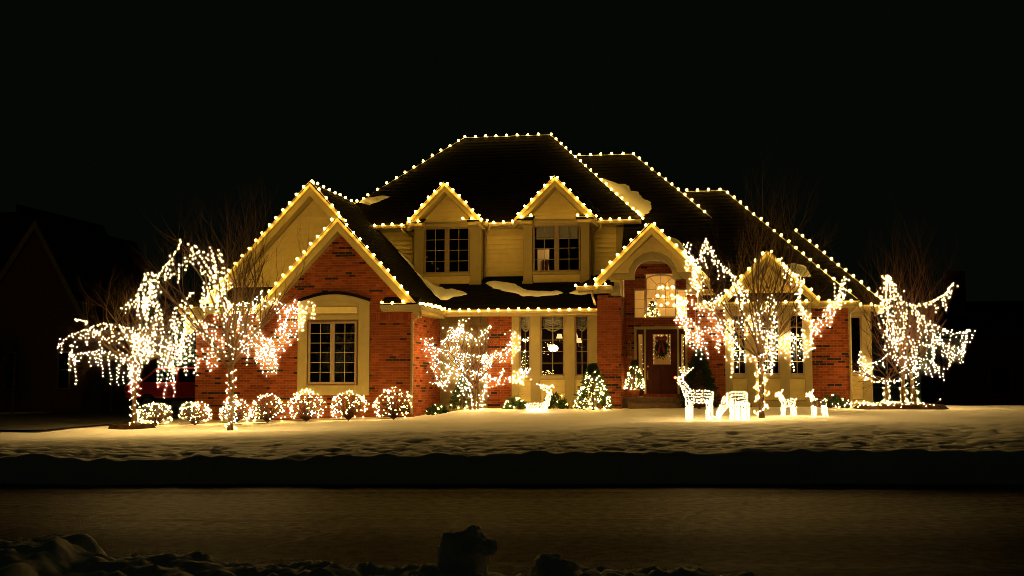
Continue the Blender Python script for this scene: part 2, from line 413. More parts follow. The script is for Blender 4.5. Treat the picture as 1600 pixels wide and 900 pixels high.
# soldier course at the corner by the eave
sc = MB()
x = -10.92
while x < -9.8:
    sc.tone = rnd.uniform(.2,.9); sc.box((x,36.49,3.53),(x+.066,36.53,3.73)); x += .078
sc.build('soldier_course', 'brick', gw, kind='stuff')
lw = MB().box((-17.0,37.3,.2),(-14.0,37.5,4.0)).build('side_wall', 'mortar', house)
brick_wall(lw, (-17.0,37.3,0), (1,0,0), (0,-1,0), 2.82, .34, 3.85, lambda x, z: True)
MB().box((-17.0,37.5,.2),(-16.8,42,3.9)).build('end_wall', 'mortar', house)
# siding gable above the pent roof
sg = MB().prism([(-16.4,37.32,3.9),(-9.9,37.32,3.9),(RX,37.32,RZ-.2)], (0,.15,0)).build('gable_wall', 'trim', house)
def gp(x0, z0, pk, s, inset): # triangle clipped
    return [(pk[0]-(pk[1]-inset-z0)/s, z0), (pk[0]+(pk[1]-inset-z0)/s, z0), (pk[0], pk[1]-inset)]
clapboards(sg, gp(0, 4.66, (RX,RZ), S1, .42), (0,37.32,0), (1,0,0), (0,-1,0), .2)
# roofs of the wing
roof_plane([(RX,36.85,RZ),(RX,43.2,RZ),(-17.25,43.2,zL(-17.25)),(-17.25,36.85,zL(-17.25))])
roof_plane([(RX,36.85,RZ),(BX,36.85,BZ),(BX,36.1,BZ),(-9.38,36.1,zR(-9.38)),(-9.38,40.6,zR(-9.38)),(-9.38,42.2,zR(-9.38)),(RX,42.2,RZ)])
roof_plane([(BX,36.1,BZ),(BX,37.35,BZ),(-14.5,37.35,zBL(-14.5)),(-14.5,36.1,zBL(-14.5))])
roof_plane([(-17.25,36.72,3.98),(-14.3,36.72,3.98),(-14.3,37.33,4.66),(-17.25,37.33,4.66)])
rake(RX-4.1, zL(RX-4.1)-.02, RX, RZ-.02, 36.83, .5); rake(RX, RZ-.02, -11.7, zR(-11.7)-.02, 36.83, .5)
rake(-14.52, zBL(-14.52)-.02, BX, BZ-.02, 36.08, .45); rake(BX, BZ-.02, -9.40, zR(-9.40)-.02, 36.08, .45)
# eaves: gutter boards, soffits
def eave(x0, x1, y, z, soffit_to, h=.17):
    MB().box((x0,y,z-h),(x1,y+.04,z-.02)).build('fascia', 'trim', house)
    g = MB().prism([(x0,y-.11,z-.02),(x0,y-.002,z-.02),(x0,y-.002,z-.13),(x0,y-.07,z-.13)], (x1-x0,0,0)); g.build('gutter', 'gutter', house)
    MB().box((x0,y+.04,z-h-.0),(x1,soffit_to,z-h+.02)).build('soffit', 'trim', house)
eave(-17.3, -14.35, 36.70, 3.98, 37.29)
eave(-10.55, -9.30, 36.06, 3.98, 36.48, .2)
roof_plane([(-10.55,36.04,3.99),(-9.42,36.04,3.99),(-9.42,36.48,4.22),(-10.55,36.48,4.22)], .05)
MB().box((-9.44,36.1,3.72),(-9.40,39.5,3.93)).build('fascia', 'trim', house)
MB().prism([(-9.40,36.1,3.93),(-9.28,36.1,3.93),(-9.32,36.1,3.82),(-9.40,36.1,3.82)], (0,3.3,0)).build('gutter', 'gutter', house)
MB().box((-9.73,36.5,3.72),(-9.44,39.6,3.74)).build('soffit', 'trim', house)
# garage window with its wide cream surround and segmental head
sr = MB()
sr.box((-13.3,36.46,1.26),(-13.0,36.56,4.1)); sr.box((-11.37,36.46,1.26),(-11.02,36.56,4.1)); sr.box((-13.0,36.461,1.26),(-11.37,36.56,1.56)); sr.box((-13.0,36.461,3.56),(-11.37,36.56,4.1))
arc = [(-13.3+2.28*i/14, 36.458, 4.1+.30*math.sin(math.pi*(i/14*.86+.07))-.065) for i in range(15)]
sr.prism([(-13.3,36.458,4.09)]+arc+[(-11.02,36.458,4.09)], (0,.1,0))
sr = sr.build('window_surround', 'trim', house, bevel=.008)
MB().box((-12.98,36.435,3.76),(-11.4,36.46,3.95)).build('panel', 'siding', sr, bevel=.01)
MB().box((-12.98,36.44,3.60),(-11.4,36.46,3.72)).build('panel', 'trim', sr, bevel=.01)
hd = MB(); arc2 = [(p[0]*1.0, 36.44, p[2]) for p in arc]
hd.prism([(p[0],36.42,p[2]+.005) for p in arc2]+[(p[0],36.42,p[2]+.09) for p in reversed(arc2)], (0,.1,0)); hd.build('head_flashing', 'shingle', sr)
window(-12.95, -11.42, 1.60, 3.50, 36.44, 2, 6, 2, fw=.06, sash_gap=.14)
# ---- recessed link, brick strip and dining bay
lk = MB().box((-9.74,40.3,.4),(-7.98,40.5,4.1)).build('link_wall', 'trim', house)
clapboards(lk, [(0,.9),(1.72,.9),(1.72,3.8),(0,3.8)], (-9.72,40.3,0), (1,0,0), (0,-1,0), .15, 'link_siding')
bs = MB().box((-8.02,39.72,.4),(-7.22,40.3,3.86)).build('brick_pier', 'mortar', house)
brick_wall(bs, (-8.02,39.72,0), (1,0,0), (0,-1,0), .8, .42, 3.7, lambda x, z: True)
def bay(xs, zs, y, posts, wins, glass, cols_rows, left, right):
    for a, b in posts: box_part('post', 'trim', (a,y-.04,zs[0]),(b,y+.14,zs[3]))
    box_part('header', 'trim', (left,y-.02,zs[2]),(right,y+.14,zs[3]+.12)); box_part('base_board', 'trim', (left-.01,y-.06,zs[0]-.5),(right+.01,y+.12,zs[0]+.1))
    for (a, b), (c, r) in zip(wins, cols_rows):
        window(a, b, zs[1], zs[2], y+.0, c, r, 1, glass, fw=.05)
        bk = box_part('panel', 'trim', (a,y+.04,zs[0]+.1),(b,y+.12,zs[1]-.10)); clapboards(bk, [(0,zs[0]+.12),(b-a,zs[0]+.12),(b-a,zs[1]-.11),(0,zs[1]-.11)], (a,y+.04,0), (1,0,0), (0,-1,0), .16)
        box_part('window_sill', 'trim', (a,y-.03,zs[1]-.10),(b,y+.1,zs[1]))
bay(None, (.92,1.85,3.80,3.86), 39.7, [(-7.22,-6.98),(-6.60,-6.29),(-5.50,-5.17),(-4.72,-4.44)],
    [(-6.98,-6.60),(-6.29,-5.50),(-5.17,-4.72)], 'clear_glass', [(2,5),(2,5),(2,5)], -7.22, -4.44)
# dining room behind the bay
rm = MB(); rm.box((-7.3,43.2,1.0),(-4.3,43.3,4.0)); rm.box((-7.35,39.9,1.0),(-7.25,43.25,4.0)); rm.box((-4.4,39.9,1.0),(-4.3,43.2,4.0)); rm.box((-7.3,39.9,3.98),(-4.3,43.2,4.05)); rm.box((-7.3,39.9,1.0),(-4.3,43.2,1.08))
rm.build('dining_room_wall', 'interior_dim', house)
box_part('sideboard', 'door_wood', (-5.9,42.7,1.1),(-4.8,43.1,2.05))
def valance(a, b, z, y):
    mb = MB(); n = 10
    for r in range(5):
        pts = [(a+(b-a)*i/n, y-.015*r, z-.05*r-(.05+.035*r)*math.sin(math.pi*i/n)) for i in range(n+1)]
        mb.tube(pts, .028, 5)
    mb.prism([(a,y,z+.06),(b,y,z+.06),(b,y,z-.04)]+[(a+(b-a)*(n-i)/n, y, z-.05-.2*math.sin(math.pi*(n-i)/n)) for i in range(n+1)], (0,.02,0))
    o = mb.build('valance', 'curtain', house, smooth=True); return o
valance(-6.24,-5.55,3.70,39.95); valance(-6.95,-6.63,3.7,39.95); valance(-5.13,-4.77,3.7,39.95)
roof_plane([(-9.42,39.3,4.02),(-4.15,39.3,4.02),(-4.15,41.45,5.27),(-9.9,41.45,5.27),(-9.9,39.6,4.19)])
eave(-9.40, -4.28, 39.28, 4.0, 39.72, .22)
# ---- second storey: wall, eave, two dormers
mw = MB().box((-13.6,41.4,4.2),(-7.0,41.6,7.0)).build('upper_wall', 'trim', house); mw2 = MB().box((-4.86,41.4,4.2),(-3.76,41.6,7.0)).build('upper_wall', 'trim', house)
for a, b, c in ((-12.6,-10.82,5.3),(-8.46,-7.08,5.24),(-4.78,-3.98,4.6)):
    clapboards(mw, [(0,c),(b-a,c),(b-a,6.86),(0,6.86)], (a,41.4,0), (1,0,0), (0,-1,0), .155)
box_part('corner_board', 'trim', (-3.98,41.36,4.4),(-3.74,41.46,6.9)); box_part('skirt_board', 'trim', (-8.46,41.36,5.15),(-7.08,41.4,5.25))
box_part('side_wall', 'trim', (-3.9,41.6,4.5),(-3.76,46,7.0)); box_part('frieze_board', 'trim', (-12.6,41.36,6.82),(-3.76,41.399,6.96))
MR = [(-9.9,44.6,10.65),(-6.7,44.6,10.65)]
eL, eR = (-14.3,41.0,7.06), (-3.1,41.0,7.06)
roof_plane([eL,eR,MR[1],MR[0]]); roof_plane([eR,(-3.1,48.2,7.06),MR[1]]); roof_plane([(-3.1,48.2,7.06),(-14.3,48.2,7.06),MR[0],MR[1]]); roof_plane([(-14.3,48.2,7.06),eL,MR[0]])
eave(-13.2, -3.12, 40.99, 7.04, 41.4, .16)
for cx, pk, a, b, wx, glass in ((-9.66,8.34,-10.80,-8.50,(-10.46,-8.88),'dark_glass'), (-5.92,8.42,-7.05,-4.83,(-6.72,-5.13),'clear_glass')):
    y = 40.9; ze = 7.08; hw = pk-ze
    for p, q in ((a, wx[0]-.02), (wx[1]+.02, b)):
        box_part('pilaster', 'trim', (p,y-.03,4.5),(q,y+.2,6.95)); box_part('pilaster_base', 'trim', (p-.03,y-.07,4.4),(q+.03,y+.18,5.02)); box_part('pilaster_cap', 'trim', (p-.02,y-.05,6.80),(q+.02,y+.18,6.90))
    box_part('header', 'trim', (wx[0]-.02,y-.01,6.89),(wx[1]+.02,y+.15,7.06)); box_part('window_sill', 'trim', (wx[0]-.02,y-.05,5.24),(wx[1]+.02,y+.12,5.32))
    pb = box_part('panel', 'trim', (wx[0]-.02,y+.03,4.5),(wx[1]+.02,y+.15,5.24))
    clapboards(pb, [(0,4.84),(wx[1]-wx[0],4.84),(wx[1]-wx[0],5.22),(0,5.22)], (wx[0],y+.03,0), (1,0,0), (0,-1,0), .15)
    box_part('skirt_board', 'trim', (wx[0]-.02,y-.01,4.45),(wx[1]+.02,y+.1,4.83))
    window(wx[0], wx[1], 5.32, 6.89, y, 2, 4, 2, glass, fw=.055, sash_gap=.16)
    for q in (a, b-.12): box_part('cheek_wall', 'trim', (q,y+.2,4.6),(q+.12,41.42,7.0))
    gwl = MB().prism([(cx-hw*.97,y+.02,7.06),(cx+hw*.97,y+.02,7.06),(cx,y+.02,pk-.1)], (0,.12,0)).build('dormer_wall', 'trim', house)
    clapboards(gwl, [(cx-hw+.40,7.08),(cx+hw-.40,7.08),(cx,pk-.34)], (0,y+.02,0), (1,0,0), (0,-1,0), .14)
    yb = 41+(pk-7.06)+.15
    roof_plane([(cx,40.5,pk),(cx,yb,pk),(cx-hw-.06,41.02,ze-.06),(cx-hw-.06,40.5,ze-.06)], .07); roof_plane([(cx,40.5,pk),(cx,yb,pk),(cx+hw+.06,41.02,ze-.06),(cx+hw+.06,40.5,ze-.06)], .07)
    rake(cx-hw-.04, ze-.05, cx, pk-.02, 40.48, .42, .2); rake(cx, pk-.02, cx+hw+.04, ze-.05, 40.48, .42, .2)
    for p, q in ((a-.22, a+.36), (b-.36, b+.22)):          # cornice returns
        MB().box((p,40.5,6.90),(q,40.93,7.03)).build('cornice_return', 'trim', house)
        roof_plane([(p-.03,40.47,7.04),(q+.03,40.47,7.04),(q+.03,40.93,7.2),(p-.03,40.93,7.2)], .03)
    box_part('blind', 'curtain', (wx[0]+.1, y+.09, 6.42 if cx > -8 else 6.62), (wx[1]-.1, y+.1, 6.85))
# back room seen through the right dormer: dark, with a lit doorway beyond
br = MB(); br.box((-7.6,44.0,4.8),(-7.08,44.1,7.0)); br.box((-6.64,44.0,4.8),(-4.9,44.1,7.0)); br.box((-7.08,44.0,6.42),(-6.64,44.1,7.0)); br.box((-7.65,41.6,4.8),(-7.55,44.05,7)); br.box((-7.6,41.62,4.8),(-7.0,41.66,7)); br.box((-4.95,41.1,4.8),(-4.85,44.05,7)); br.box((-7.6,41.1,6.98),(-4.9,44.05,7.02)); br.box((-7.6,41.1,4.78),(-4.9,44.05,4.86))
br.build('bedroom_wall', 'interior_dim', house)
hl = MB(); hl.box((-8.0,45.6,4.8),(-5.6,45.7,7)); hl.box((-8.1,44.1,4.8),(-8.0,45.7,7)); hl.box((-5.6,44.1,4.8),(-5.5,45.7,7)); hl.box((-8,44.1,6.9),(-5.6,45.6,7.0)); hl.box((-8,44.1,4.7),(-5.6,45.6,4.82)); hl.build('hall_wall', 'interior', house)
dr = MB(); dr.box((-7.12,45.5,4.82),(-7.02,45.6,6.2)); dr.box((-6.96,45.5,4.82),(-6.93,45.6,6.1)); dr.box((-7.02,45.5,6.1),(-6.6,45.6,6.2)); dr.build('hall_door', 'door_wood', house)
# ---- right-hand wing: one long front plane under three ridges
PY, PZ0 = 38.4, 4.12
def zP(y): return PZ0+(y-PY)
h3 = (3.54-3.95, PY+3.95, PZ0+3.95); r2 = (-3.62, 44.0, zP(44.0)); h2 = (r2[0]+1.75, h3[1], h3[2])
roof_plane([(-.87,PY,PZ0),(3.54,PY,PZ0),h3,h2,r2,(-6.4,44.0,zP(44)),(-6.4,41.6,zP(41.6)),(-3.7,41.6,zP(41.6)),(-3.7,39.6,zP(39.6)),(-2.57,40.76,zP(40.76)),(-.87,39.06,zP(39.06))])
roof_plane([(3.54,PY,PZ0),(3.54,46.3,PZ0),h3]); roof_plane([(3.54,46.3,PZ0),(-3.5,46.3,PZ0),(h2[0]-2.5,h3[1],h3[2]),h3])
roof_plane([r2,h2,(h2[0],45.65,h2[2])]); roof_plane([(-6.4,44.0,zP(44)),r2,(r2[0],48,6.0),(-6.4,48,6.0)])
sb = (4.56,40.55,4.12)
roof_plane([(2.6,40.55,4.12),sb,(4.56-2.9,40.55+2.9,4.12+2.9),(1.2,43.45,7.0)]); roof_plane([sb,(4.56,47,4.12),(4.56-2.9,43.45,7.02)])
eave(-1.2, 3.54, PY-.02, PZ0-.02, 38.82, .2); eave(3.3, 4.56, 40.53, 4.10, 41.02, .2)
MB().box((3.52,38.4,3.9),(3.56,40.5,4.1)).build('fascia', 'trim', house); MB().box((3.26,38.8,3.9),(3.52,40.6,3.92)).build('soffit', 'trim', house)
MB().box((4.54,40.55,3.9),(4.58,44,4.1)).build('fascia', 'trim', house)
ww = MB().box((-1.55,38.82,.5),(-.42,39.0,3.95)).build('wing_wall', 'mortar', house); ww2 = MB().box((2.17,38.82,.5),(3.26,39.0,3.95)).box((3.1,38.98,.5),(3.26,41.0,3.95)).build('wing_wall', 'mortar', house)
brick_wall(ww, (-1.55,38.82,0), (1,0,0), (0,-1,0), 1.13, .6, 3.86, lambda x, z: True)
brick_wall(ww2, (2.17,38.82,0), (1,0,0), (0,-1,0), 1.09, .6, 3.86, lambda x, z: True)
MB().box((-.42,38.95,.5),(2.17,39.05,4.0)).build('bay_back', 'rubber', house)
bay(None, (1.0,1.88,3.72,3.86), 38.78, [(-.42,-.20),(.22,.50),(1.22,1.50),(1.95,2.17)], [(-.20,.22),(.50,1.22),(1.50,1.95)], 'dark_glass', [(2,5),(2,5),(2,5)], -.42, 2.17)
MB().box((3.26,41.0,.5),(4.14,41.1,3.95)).build('nook_wall', 'trim', house)
bay(None, (1.0,1.96,3.76,3.86), 40.96, [(3.27,3.45),(3.84,4.14)], [(3.45,3.84)], 'dark_glass', [(1,1)], 3.27, 4.14)
box_part('side_wall', 'trim', (4.0,41.1,.5),(4.14,46,3.95))
box_part('rear_wall', 'trim', (-16.9,48,.5),(-3.3,48.1,6.9))
# small gable over the wing bay
gx, gz, gh = .90, 5.58, 1.46
gg = MB().prism([(gx-gh+.1,38.66,4.1),(gx+gh-.1,38.66,4.1),(gx,38.66,gz-.1)], (0,.12,0)).build('gable_wall', 'trim', house)
clapboards(gg, [(gx-gh+.5,4.14),(gx+gh-.5,4.14),(gx,gz-.4)], (0,38.66,0), (1,0,0), (0,-1,0), .14)
for s in (-1,1):
    roof_plane([(gx,38.18,gz),(gx,PY+gz-PZ0+.1,gz),(gx+s*(gh+.05),PY-.05,4.1),(gx+s*(gh+.05),38.18,4.1)], .07)
rake(gx-gh-.03, 4.10, gx, gz-.02, 38.16, .45, .2); rake(gx, gz-.02, gx+gh+.03, 4.10, 38.16, .45, .2)
# ---- entrance: brick piers, gabled hood with a segmental arch, door wall
ex, ez = -2.57, 6.48; ehw = 1.72
pier = MB().box((-4.30,38.5,.5),(-3.58,40.0,4.35)).build('brick_pier', 'mortar', house)
brick_wall(pier, (-4.30,38.5,0), (1,0,0), (0,-1,0), .72, .6, 4.3, lambda x, z: True)
brick_wall(pier, (-3.58,38.5,0), (0,1,0), (1,0,0), 1.5, .6, 4.3, lambda x, z: True)
brick_wall(pier, (-4.30,40.0,0), (0,-1,0), (-1,0,0), 1.5, .6, 4.3, lambda x, z: True)
pr2 = MB().box((-1.55,38.5,.5),(-1.30,38.82,4.35)); pr2.box((-1.55,38.82,.5),(-1.40,40.0,4.35)); pr2 = pr2.build('brick_pier', 'mortar', house)
brick_wall(pr2, (-1.55,38.5,0), (1,0,0), (0,-1,0), .25, .6, 4.3, lambda x, z: True)
ga = MB(); y = 38.25
arcp = [(-2.55+.58*math.cos(math.pi*(1-i/12)), 4.90+.50*math.sin(math.pi*i/12)**.8) for i in range(13)]
out = [(ex-1.58,4.86),(-3.13,4.86)]+arcp+[(-1.97,4.86),(ex+1.58,4.86),(ex,ez-.15)]
ga = MB().prism([(a,y,b) for a,b in out], (0,.18,0)).build('gable_wall', 'trim', house)
for lo_, hi_, P_ in ((4.87,9,None),):
    left = [(ex-1.22,5.0),(-3.30,5.0),(-3.30,5.12),(-3.12,5.42),(-2.85,5.60),(-2.57,5.66),(-2.57,ez-.36)]
    right = [(-2.57,5.66),(-2.28,5.60),(-2.02,5.42),(-1.84,5.12),(-1.84,5.0),(ex+1.22,5.0),(-2.57,ez-.36)]
    clapboards(ga, left, (0,y,0), (1,0,0), (0,-1,0), .15); clapboards(ga, right, (0,y,0), (1,0,0), (0,-1,0), .15)
tr = [(p[0],y-.03,p[1]) for p in arcp]; o2 = [(-2.55+(p[0]+2.55)*1.26, y-.03, 4.90+(p[1]-4.90)*1.22+.02) for p in arcp]
MB().prism(tr+o2[::-1], (0,.06,0)).build('arch_trim', 'trim', house)
MB().box((-3.28,y-.03,4.86),(-3.13,y+.03,4.92)).box((-3.95,y-.031,4.80),(-3.13,y+.16,4.98)).box((-1.97,y-.031,4.80),(-1.2,y+.16,4.98)).build('band_board', 'trim', house)
for a, b in ((-3.86,-3.56),(-1.56,-1.26)): box_part('pier_cap', 'trim', (a,y-.05,4.32),(b,y+.5,4.80))
for s in (-1,1):
    yb = PY+ez-PZ0+.1
    roof_plane([(ex,37.9,ez),(ex,yb,ez),(ex+s*ehw,39.2,ez-ehw),(ex+s*ehw,37.9,ez-ehw)], .08)
rake(ex-ehw-.02, ez-ehw-.02, ex, ez-.02, 37.88, .4, .22); rake(ex, ez-.02, ex+ehw+.02, ez-ehw-.02, 37.88, .4, .22)
MB().box((-4.85,38.02,4.40),(-3.78,38.5,4.56)).build('cornice_return', 'trim', house)
MB().prism([(-4.9,37.93,4.58),(-4.9,38.02,4.58),(-4.9,38.02,4.47),(-4.9,37.96,4.47)], (1.15,0,0)).build('gutter', 'gutter', house)
roof_plane([(-4.92,37.95,4.58),(-3.75,37.95,4.58),(-3.75,38.45,4.86),(-4.5,38.45,4.86)], .04); roof_plane([(-4.92,37.95,4.58),(-4.5,38.45,4.86),(-4.5,40.2,4.86),(-4.92,40.2,4.58)], .04)
MB().box((-1.3,38.02,4.30),(-.75,38.4,4.46)).build('cornice_return', 'trim', house)
# porch ceiling, side and door wall with openings
dw = MB(); yd = 40.0
dw.box((-3.60,yd,.9),(-3.30,yd+.2,5.40)); dw.box((-1.62,yd,.9),(-1.30,yd+.2,5.2)); dw.box((-3.30,yd,3.42),(-1.62,yd+.2,3.70)); dw.box((-3.30,yd,4.62),(-2.92,yd+.2,5.7)); dw.box((-1.95,yd,4.62),(-1.62,yd+.2,5.4)); dw.box((-2.92,yd,5.12),(-1.95,yd+.2,5.8)); dw.box((-3.3,yd,.9),(-1.62,yd+.2,1.2))
dw = dw.build('door_wall', 'mortar', house)
def in_door(x, z):
    X = -3.6+x
    return True
brick_wall(dw, (-3.6,yd,0), (1,0,0), (0,-1,0), 2.3, 1.0, 5.42, in_door, holes=((.31,1.99,0,3.43),(.31,1.99,3.69,4.63),(.68,1.65,4.6,5.10)))
box_part('porch_ceiling', 'trim', (-3.6,38.45,5.44),(-1.4,40.0,5.48)) 
# arched window over the door
y = yd-.02
window(-3.29, -2.93, 3.70, 4.61, y, 1, 3, 1, 'clear_glass', fw=.03); window(-1.93, -1.63, 3.70, 4.61, y, 1, 3, 1, 'clear_glass', fw=.03)
aw = MB(); aw.box((-2.92,y,3.70),(-2.88,y+.08,4.92)); aw.box((-1.99,y,3.70),(-1.95,y+.08,4.92)); aw.box((-2.88,y,3.70),(-1.99,y+.08,3.75))
def ar(r, k=.16): return [(-2.435+r*math.cos(math.pi*(1-i/12)), 4.90+k*r/.485*math.sin(math.pi*i/12)**.75) for i in range(13)]
A, B = ar(.485,.20), ar(.445,.17)
aw.prism([(p[0],y+.001,p[1]) for p in A]+[(p[0],y+.001,p[1]) for p in B[::-1]], (0,.08,0))
aw = aw.build('arched_window', 'frame', house)
mm = MB()
for xx in (-2.59,-2.28): mm.box((xx-.009,y+.02,3.75),(xx+.009,y+.05,4.62))
for zz in (4.03,4.33,4.62): mm.box((-2.88,y+.022,zz-.009),(-1.99,y+.048,zz+.009))
for ang in (.2,.5,.8):
    a0 = math.pi*ang; mm.beam((-2.435+.16*math.cos(a0),y+.035,4.74+.06*math.sin(a0)), (-2.435+.44*math.cos(a0),y+.035,4.90+.17*math.sin(a0)), .02, .02, (0,1,0))
mm.tube([(-2.435+.16*math.cos(math.pi*i/8), y+.035, 4.70+.12*math.sin(math.pi*i/8)) for i in range(9)], .01, 4)
mm.box((-2.6,y+.021,4.62),(-2.584,y+.049,4.72)); mm.box((-2.286,y+.021,4.62),(-2.27,y+.049,4.72))
mm.build('muntin', 'frame', aw)
for i in range(3):
    for j in range(3):
        MB().box(((-2.88,-2.58,-2.27)[i],y+.03,(3.76,4.04,4.34)[j]),((-2.60,-2.29,-1.99)[i],y+.036,(4.02,4.32,4.61)[j])).build('pane', 'clear_glass', aw)
MB().prism([(-2.88,y+.03,4.63)]+[(p[0],y+.03,p[1]) for p in B]+[(-1.99,y+.03,4.63)], (0,.006,0)).build('pane', 'clear_glass', aw)
# front door unit
du = MB(); 
for a, b in ((-3.29,-3.22),(-2.98,-2.92),(-1.93,-1.87),(-1.68,-1.61)): du.box((a,yd-.06,1.2),(b,yd+.1,3.42))
du.box((-3.29,yd-.065,3.34),(-1.61,yd+.1,3.43)); du.build('door_frame', 'trim', house)
dr = MB(); dr.box((-2.92,yd,1.22),(-2.70,yd+.06,3.34)); dr.box((-2.14,yd,1.22),(-1.93,yd+.06,3.34)); dr.box((-2.70,yd,1.22),(-2.14,yd+.06,2.22)); dr.box((-2.70,yd,3.18),(-2.14,yd+.06,3.34))
door = dr.build('front_door', 'door_wood', house, bevel=.004)
for a, b in ((-2.68,-2.46),(-2.38,-2.16)): MB().box((a,yd-.015,1.4),(b,yd,2.08)).build('door_panel', 'door_wood', door, bevel=.012)
MB().box((-2.70,yd+.02,2.22),(-2.14,yd+.03,3.18)).build('pane', 'clear_glass', door)
MB().tube([(-2.86,yd-.02,2.02),(-2.86,yd-.09,2.0),(-2.86,yd-.09,1.78),(-2.86,yd-.02,1.74)], .016, 6).ico((-2.86,yd-.03,2.16),.035,1).build('door_handle', 'brass', door, smooth=True)
for a, b in ((-3.22,-2.98),(-1.87,-1.68)):
    s_ = MB(); s_.box((a,yd,1.22),(b,yd+.06,1.86)); s_.box((a,yd,3.18),(b,yd+.06,3.34)); s_.box((a,yd,1.86),(a+.06,yd+.06,3.18)); s_.box((b-.05,yd,1.86),(b,yd+.06,3.18)); sl = s_.build('sidelight', 'door_wood', house)
    MB().box((a+.06,yd+.02,1.86),(b-.05,yd+.03,3.18)).build('pane', 'clear_glass', sl)
# foyer behind it
fy = MB(); fy.box((-3.7,42.6,1.0),(-1.2,42.7,5.6)); fy.box((-3.72,40.2,1.0),(-3.65,42.6,5.6)); fy.box((-1.25,40.2,1.0),(-1.18,42.6,5.6)); fy.box((-3.7,40.2,5.5),(-1.2,42.6,5.58)); fy.box((-3.7,40.2,1.0),(-1.2,42.6,1.15))
fy.build('foyer_wall', 'interior', house)
MB().box((-3.35,40.21,3.60),(-1.6,40.6,3.66)).build('plant_ledge', 'interior', house)
bl = MB(); bl.box((-2.5,42.45,3.7),(-1.3,42.5,3.8))
for k in range(9): bl.box((-2.5+.14*k,42.46,3.0),(-2.47+.14*k,42.49,3.7))
bl.build('balustrade', 'door_wood', house)
# porch floor and steps
ps = MB().box((-3.6,38.75,.6),(-1.5,40.0,1.19)).build('porch_floor', 'stone', house, bevel=.01)
MB().box((-3.35,38.35,.6),(-1.75,38.75,1.02)).build('step', 'stone', house, bevel=.01)
rs = MB(); 
for k in range(13): rs.tone = rnd.uniform(.2,.8); rs.box((-3.0+.088*k,39.72,1.19),(-2.92+.088*k,39.95,1.29))
rs.build('brick_threshold', 'brick', house, kind='stuff')
# downspouts
def spout(pts, r=.04): MB().tube(pts, r, 6).build('downspout', 'gutter', house)
spout([(-9.36,36.22,3.82),(-9.36,36.25,3.66),(-9.66,36.42,3.5),(-9.68,36.44,3.4),(-9.68,36.44,.7)])
spout([(-11.3,40.95,6.9),(-11.2,40.97,6.74),(-10.95,41.3,6.62),(-10.93,41.33,5.0)]); spout([(-8.2,40.95,6.92),(-8.25,41.0,6.78),(-8.42,41.3,6.66),(-8.44,41.33,5.1)]); spout([(-4.42,40.95,6.92),(-4.48,41.0,6.74),(-4.72,41.3,6.6),(-4.74,41.33,4.7)])
spout([(-4.4,38.0,4.45),(-4.42,38.2,4.3),(-4.45,39.2,4.12)]); spout([(3.45,38.38,3.98),(3.42,38.5,3.86),(3.3,38.74,3.7),(3.3,38.78,.8)])
# ------------------------------------------------------------------ snow left on the roofs
def snow_strip(path, label, n=7, h=.14, up=(0,0,1)):
    """path: (point, half-width vector) - a drift with a rounded, ragged section"""
    mb = MB(); rows = []
    fine = []
    for i in range(len(path)-1):
        for k in range(4):
            t = k/4; fine.append((V(path[i][0]).lerp(V(path[i+1][0]), t), V(path[i][1]).lerp(V(path[i+1][1]), t)))
    fine.append((V(path[-1][0]), V(path[-1][1]))); L = len(fine); vs = []
    for i, (p, hw) in enumerate(fine):
        hw = hw*(1+.35*noise.noise((i*.55, p.x, 3)))
        for k in range(n):
            t = -1+2*k/(n-1); e = math.sqrt(max(0, 1-t*t)); en = min(1, min(i, L-1-i)/2+.05)
            vs.append(p+hw*t+V(up)*(h*e*en*(1+.4*noise.noise((i*.7,k*.6,p.x)))-.03))
    mb.add(vs, [(i*n+k,(i+1)*n+k,(i+1)*n+k+1,i*n+k+1) for i in range(L-1) for k in range(n-1)]+[tuple(range(n)), tuple(range((L-1)*n, L*n))[::-1]]
        +[(i*n, i*n+n-1, (i+1)*n+n-1, (i+1)*n) for i in range(L-1)])
    return tag(mb.build('snow_drift', 'snow', smooth=True), label, 'snow', 'snow left on the roofs')
def rz(x): return zR(x)+.03
def bz(y): return 4.02+.58*(y-39.3)+.03
snow_strip([((-11.55,41.22,6.22),(0,-.04,0)),((-11.0,41.15,5.66),(0,-.14,0)),((-10.5,40.95,5.13),(0,-.26,0)),((-10.05,40.55,4.80),(0,-.40,-.06)),((-9.62,40.2,4.58),(0,-.42,-.2)),((-9.2,40.25,4.58),(0,-.24,-.14)),((-8.75,40.2,4.54),(0,-.04,-.02))], 'snow drift in the roof valley beside the left dormer', h=.12)
snow_strip([((-8.35,40.95,bz(40.95)),(0,.05,.03)),((-7.9,40.75,bz(40.75)),(0,.26,.15)),((-7.3,40.55,bz(40.55)),(0,.28,.16)),((-6.9,40.2,bz(40.2)),(0,.2,.12)),((-6.4,40.12,bz(40.12)),(0,.14,.08)),((-5.9,40.15,bz(40.15)),(0,.09,.05)),((-5.6,40.2,bz(40.2)),(0,.04,.02))], 'snow slab on the lower roof between the two dormers', h=.10)
snow_strip([((-5.45,40.2,bz(40.2)),(0,.03,.02)),((-5.0,40.15,bz(40.15)),(0,.12,.07)),((-4.6,40.3,bz(40.3)),(0,.12,.07)),((-4.3,40.55,bz(40.55)),(0,.06,.03))], 'small snow slab on the lower roof under the right dormer', h=.09)
snow_strip([((-12.95,41.62,7.95),(.05,0,0)),((-12.75,41.75,7.93),(.2,.1,-.1)),((-12.4,41.9,7.96),(.22,.15,-.18)),((-12.0,42.1,8.2),(.1,.1,0))], 'snow lump where the garage ridge meets the main roof', h=.12)
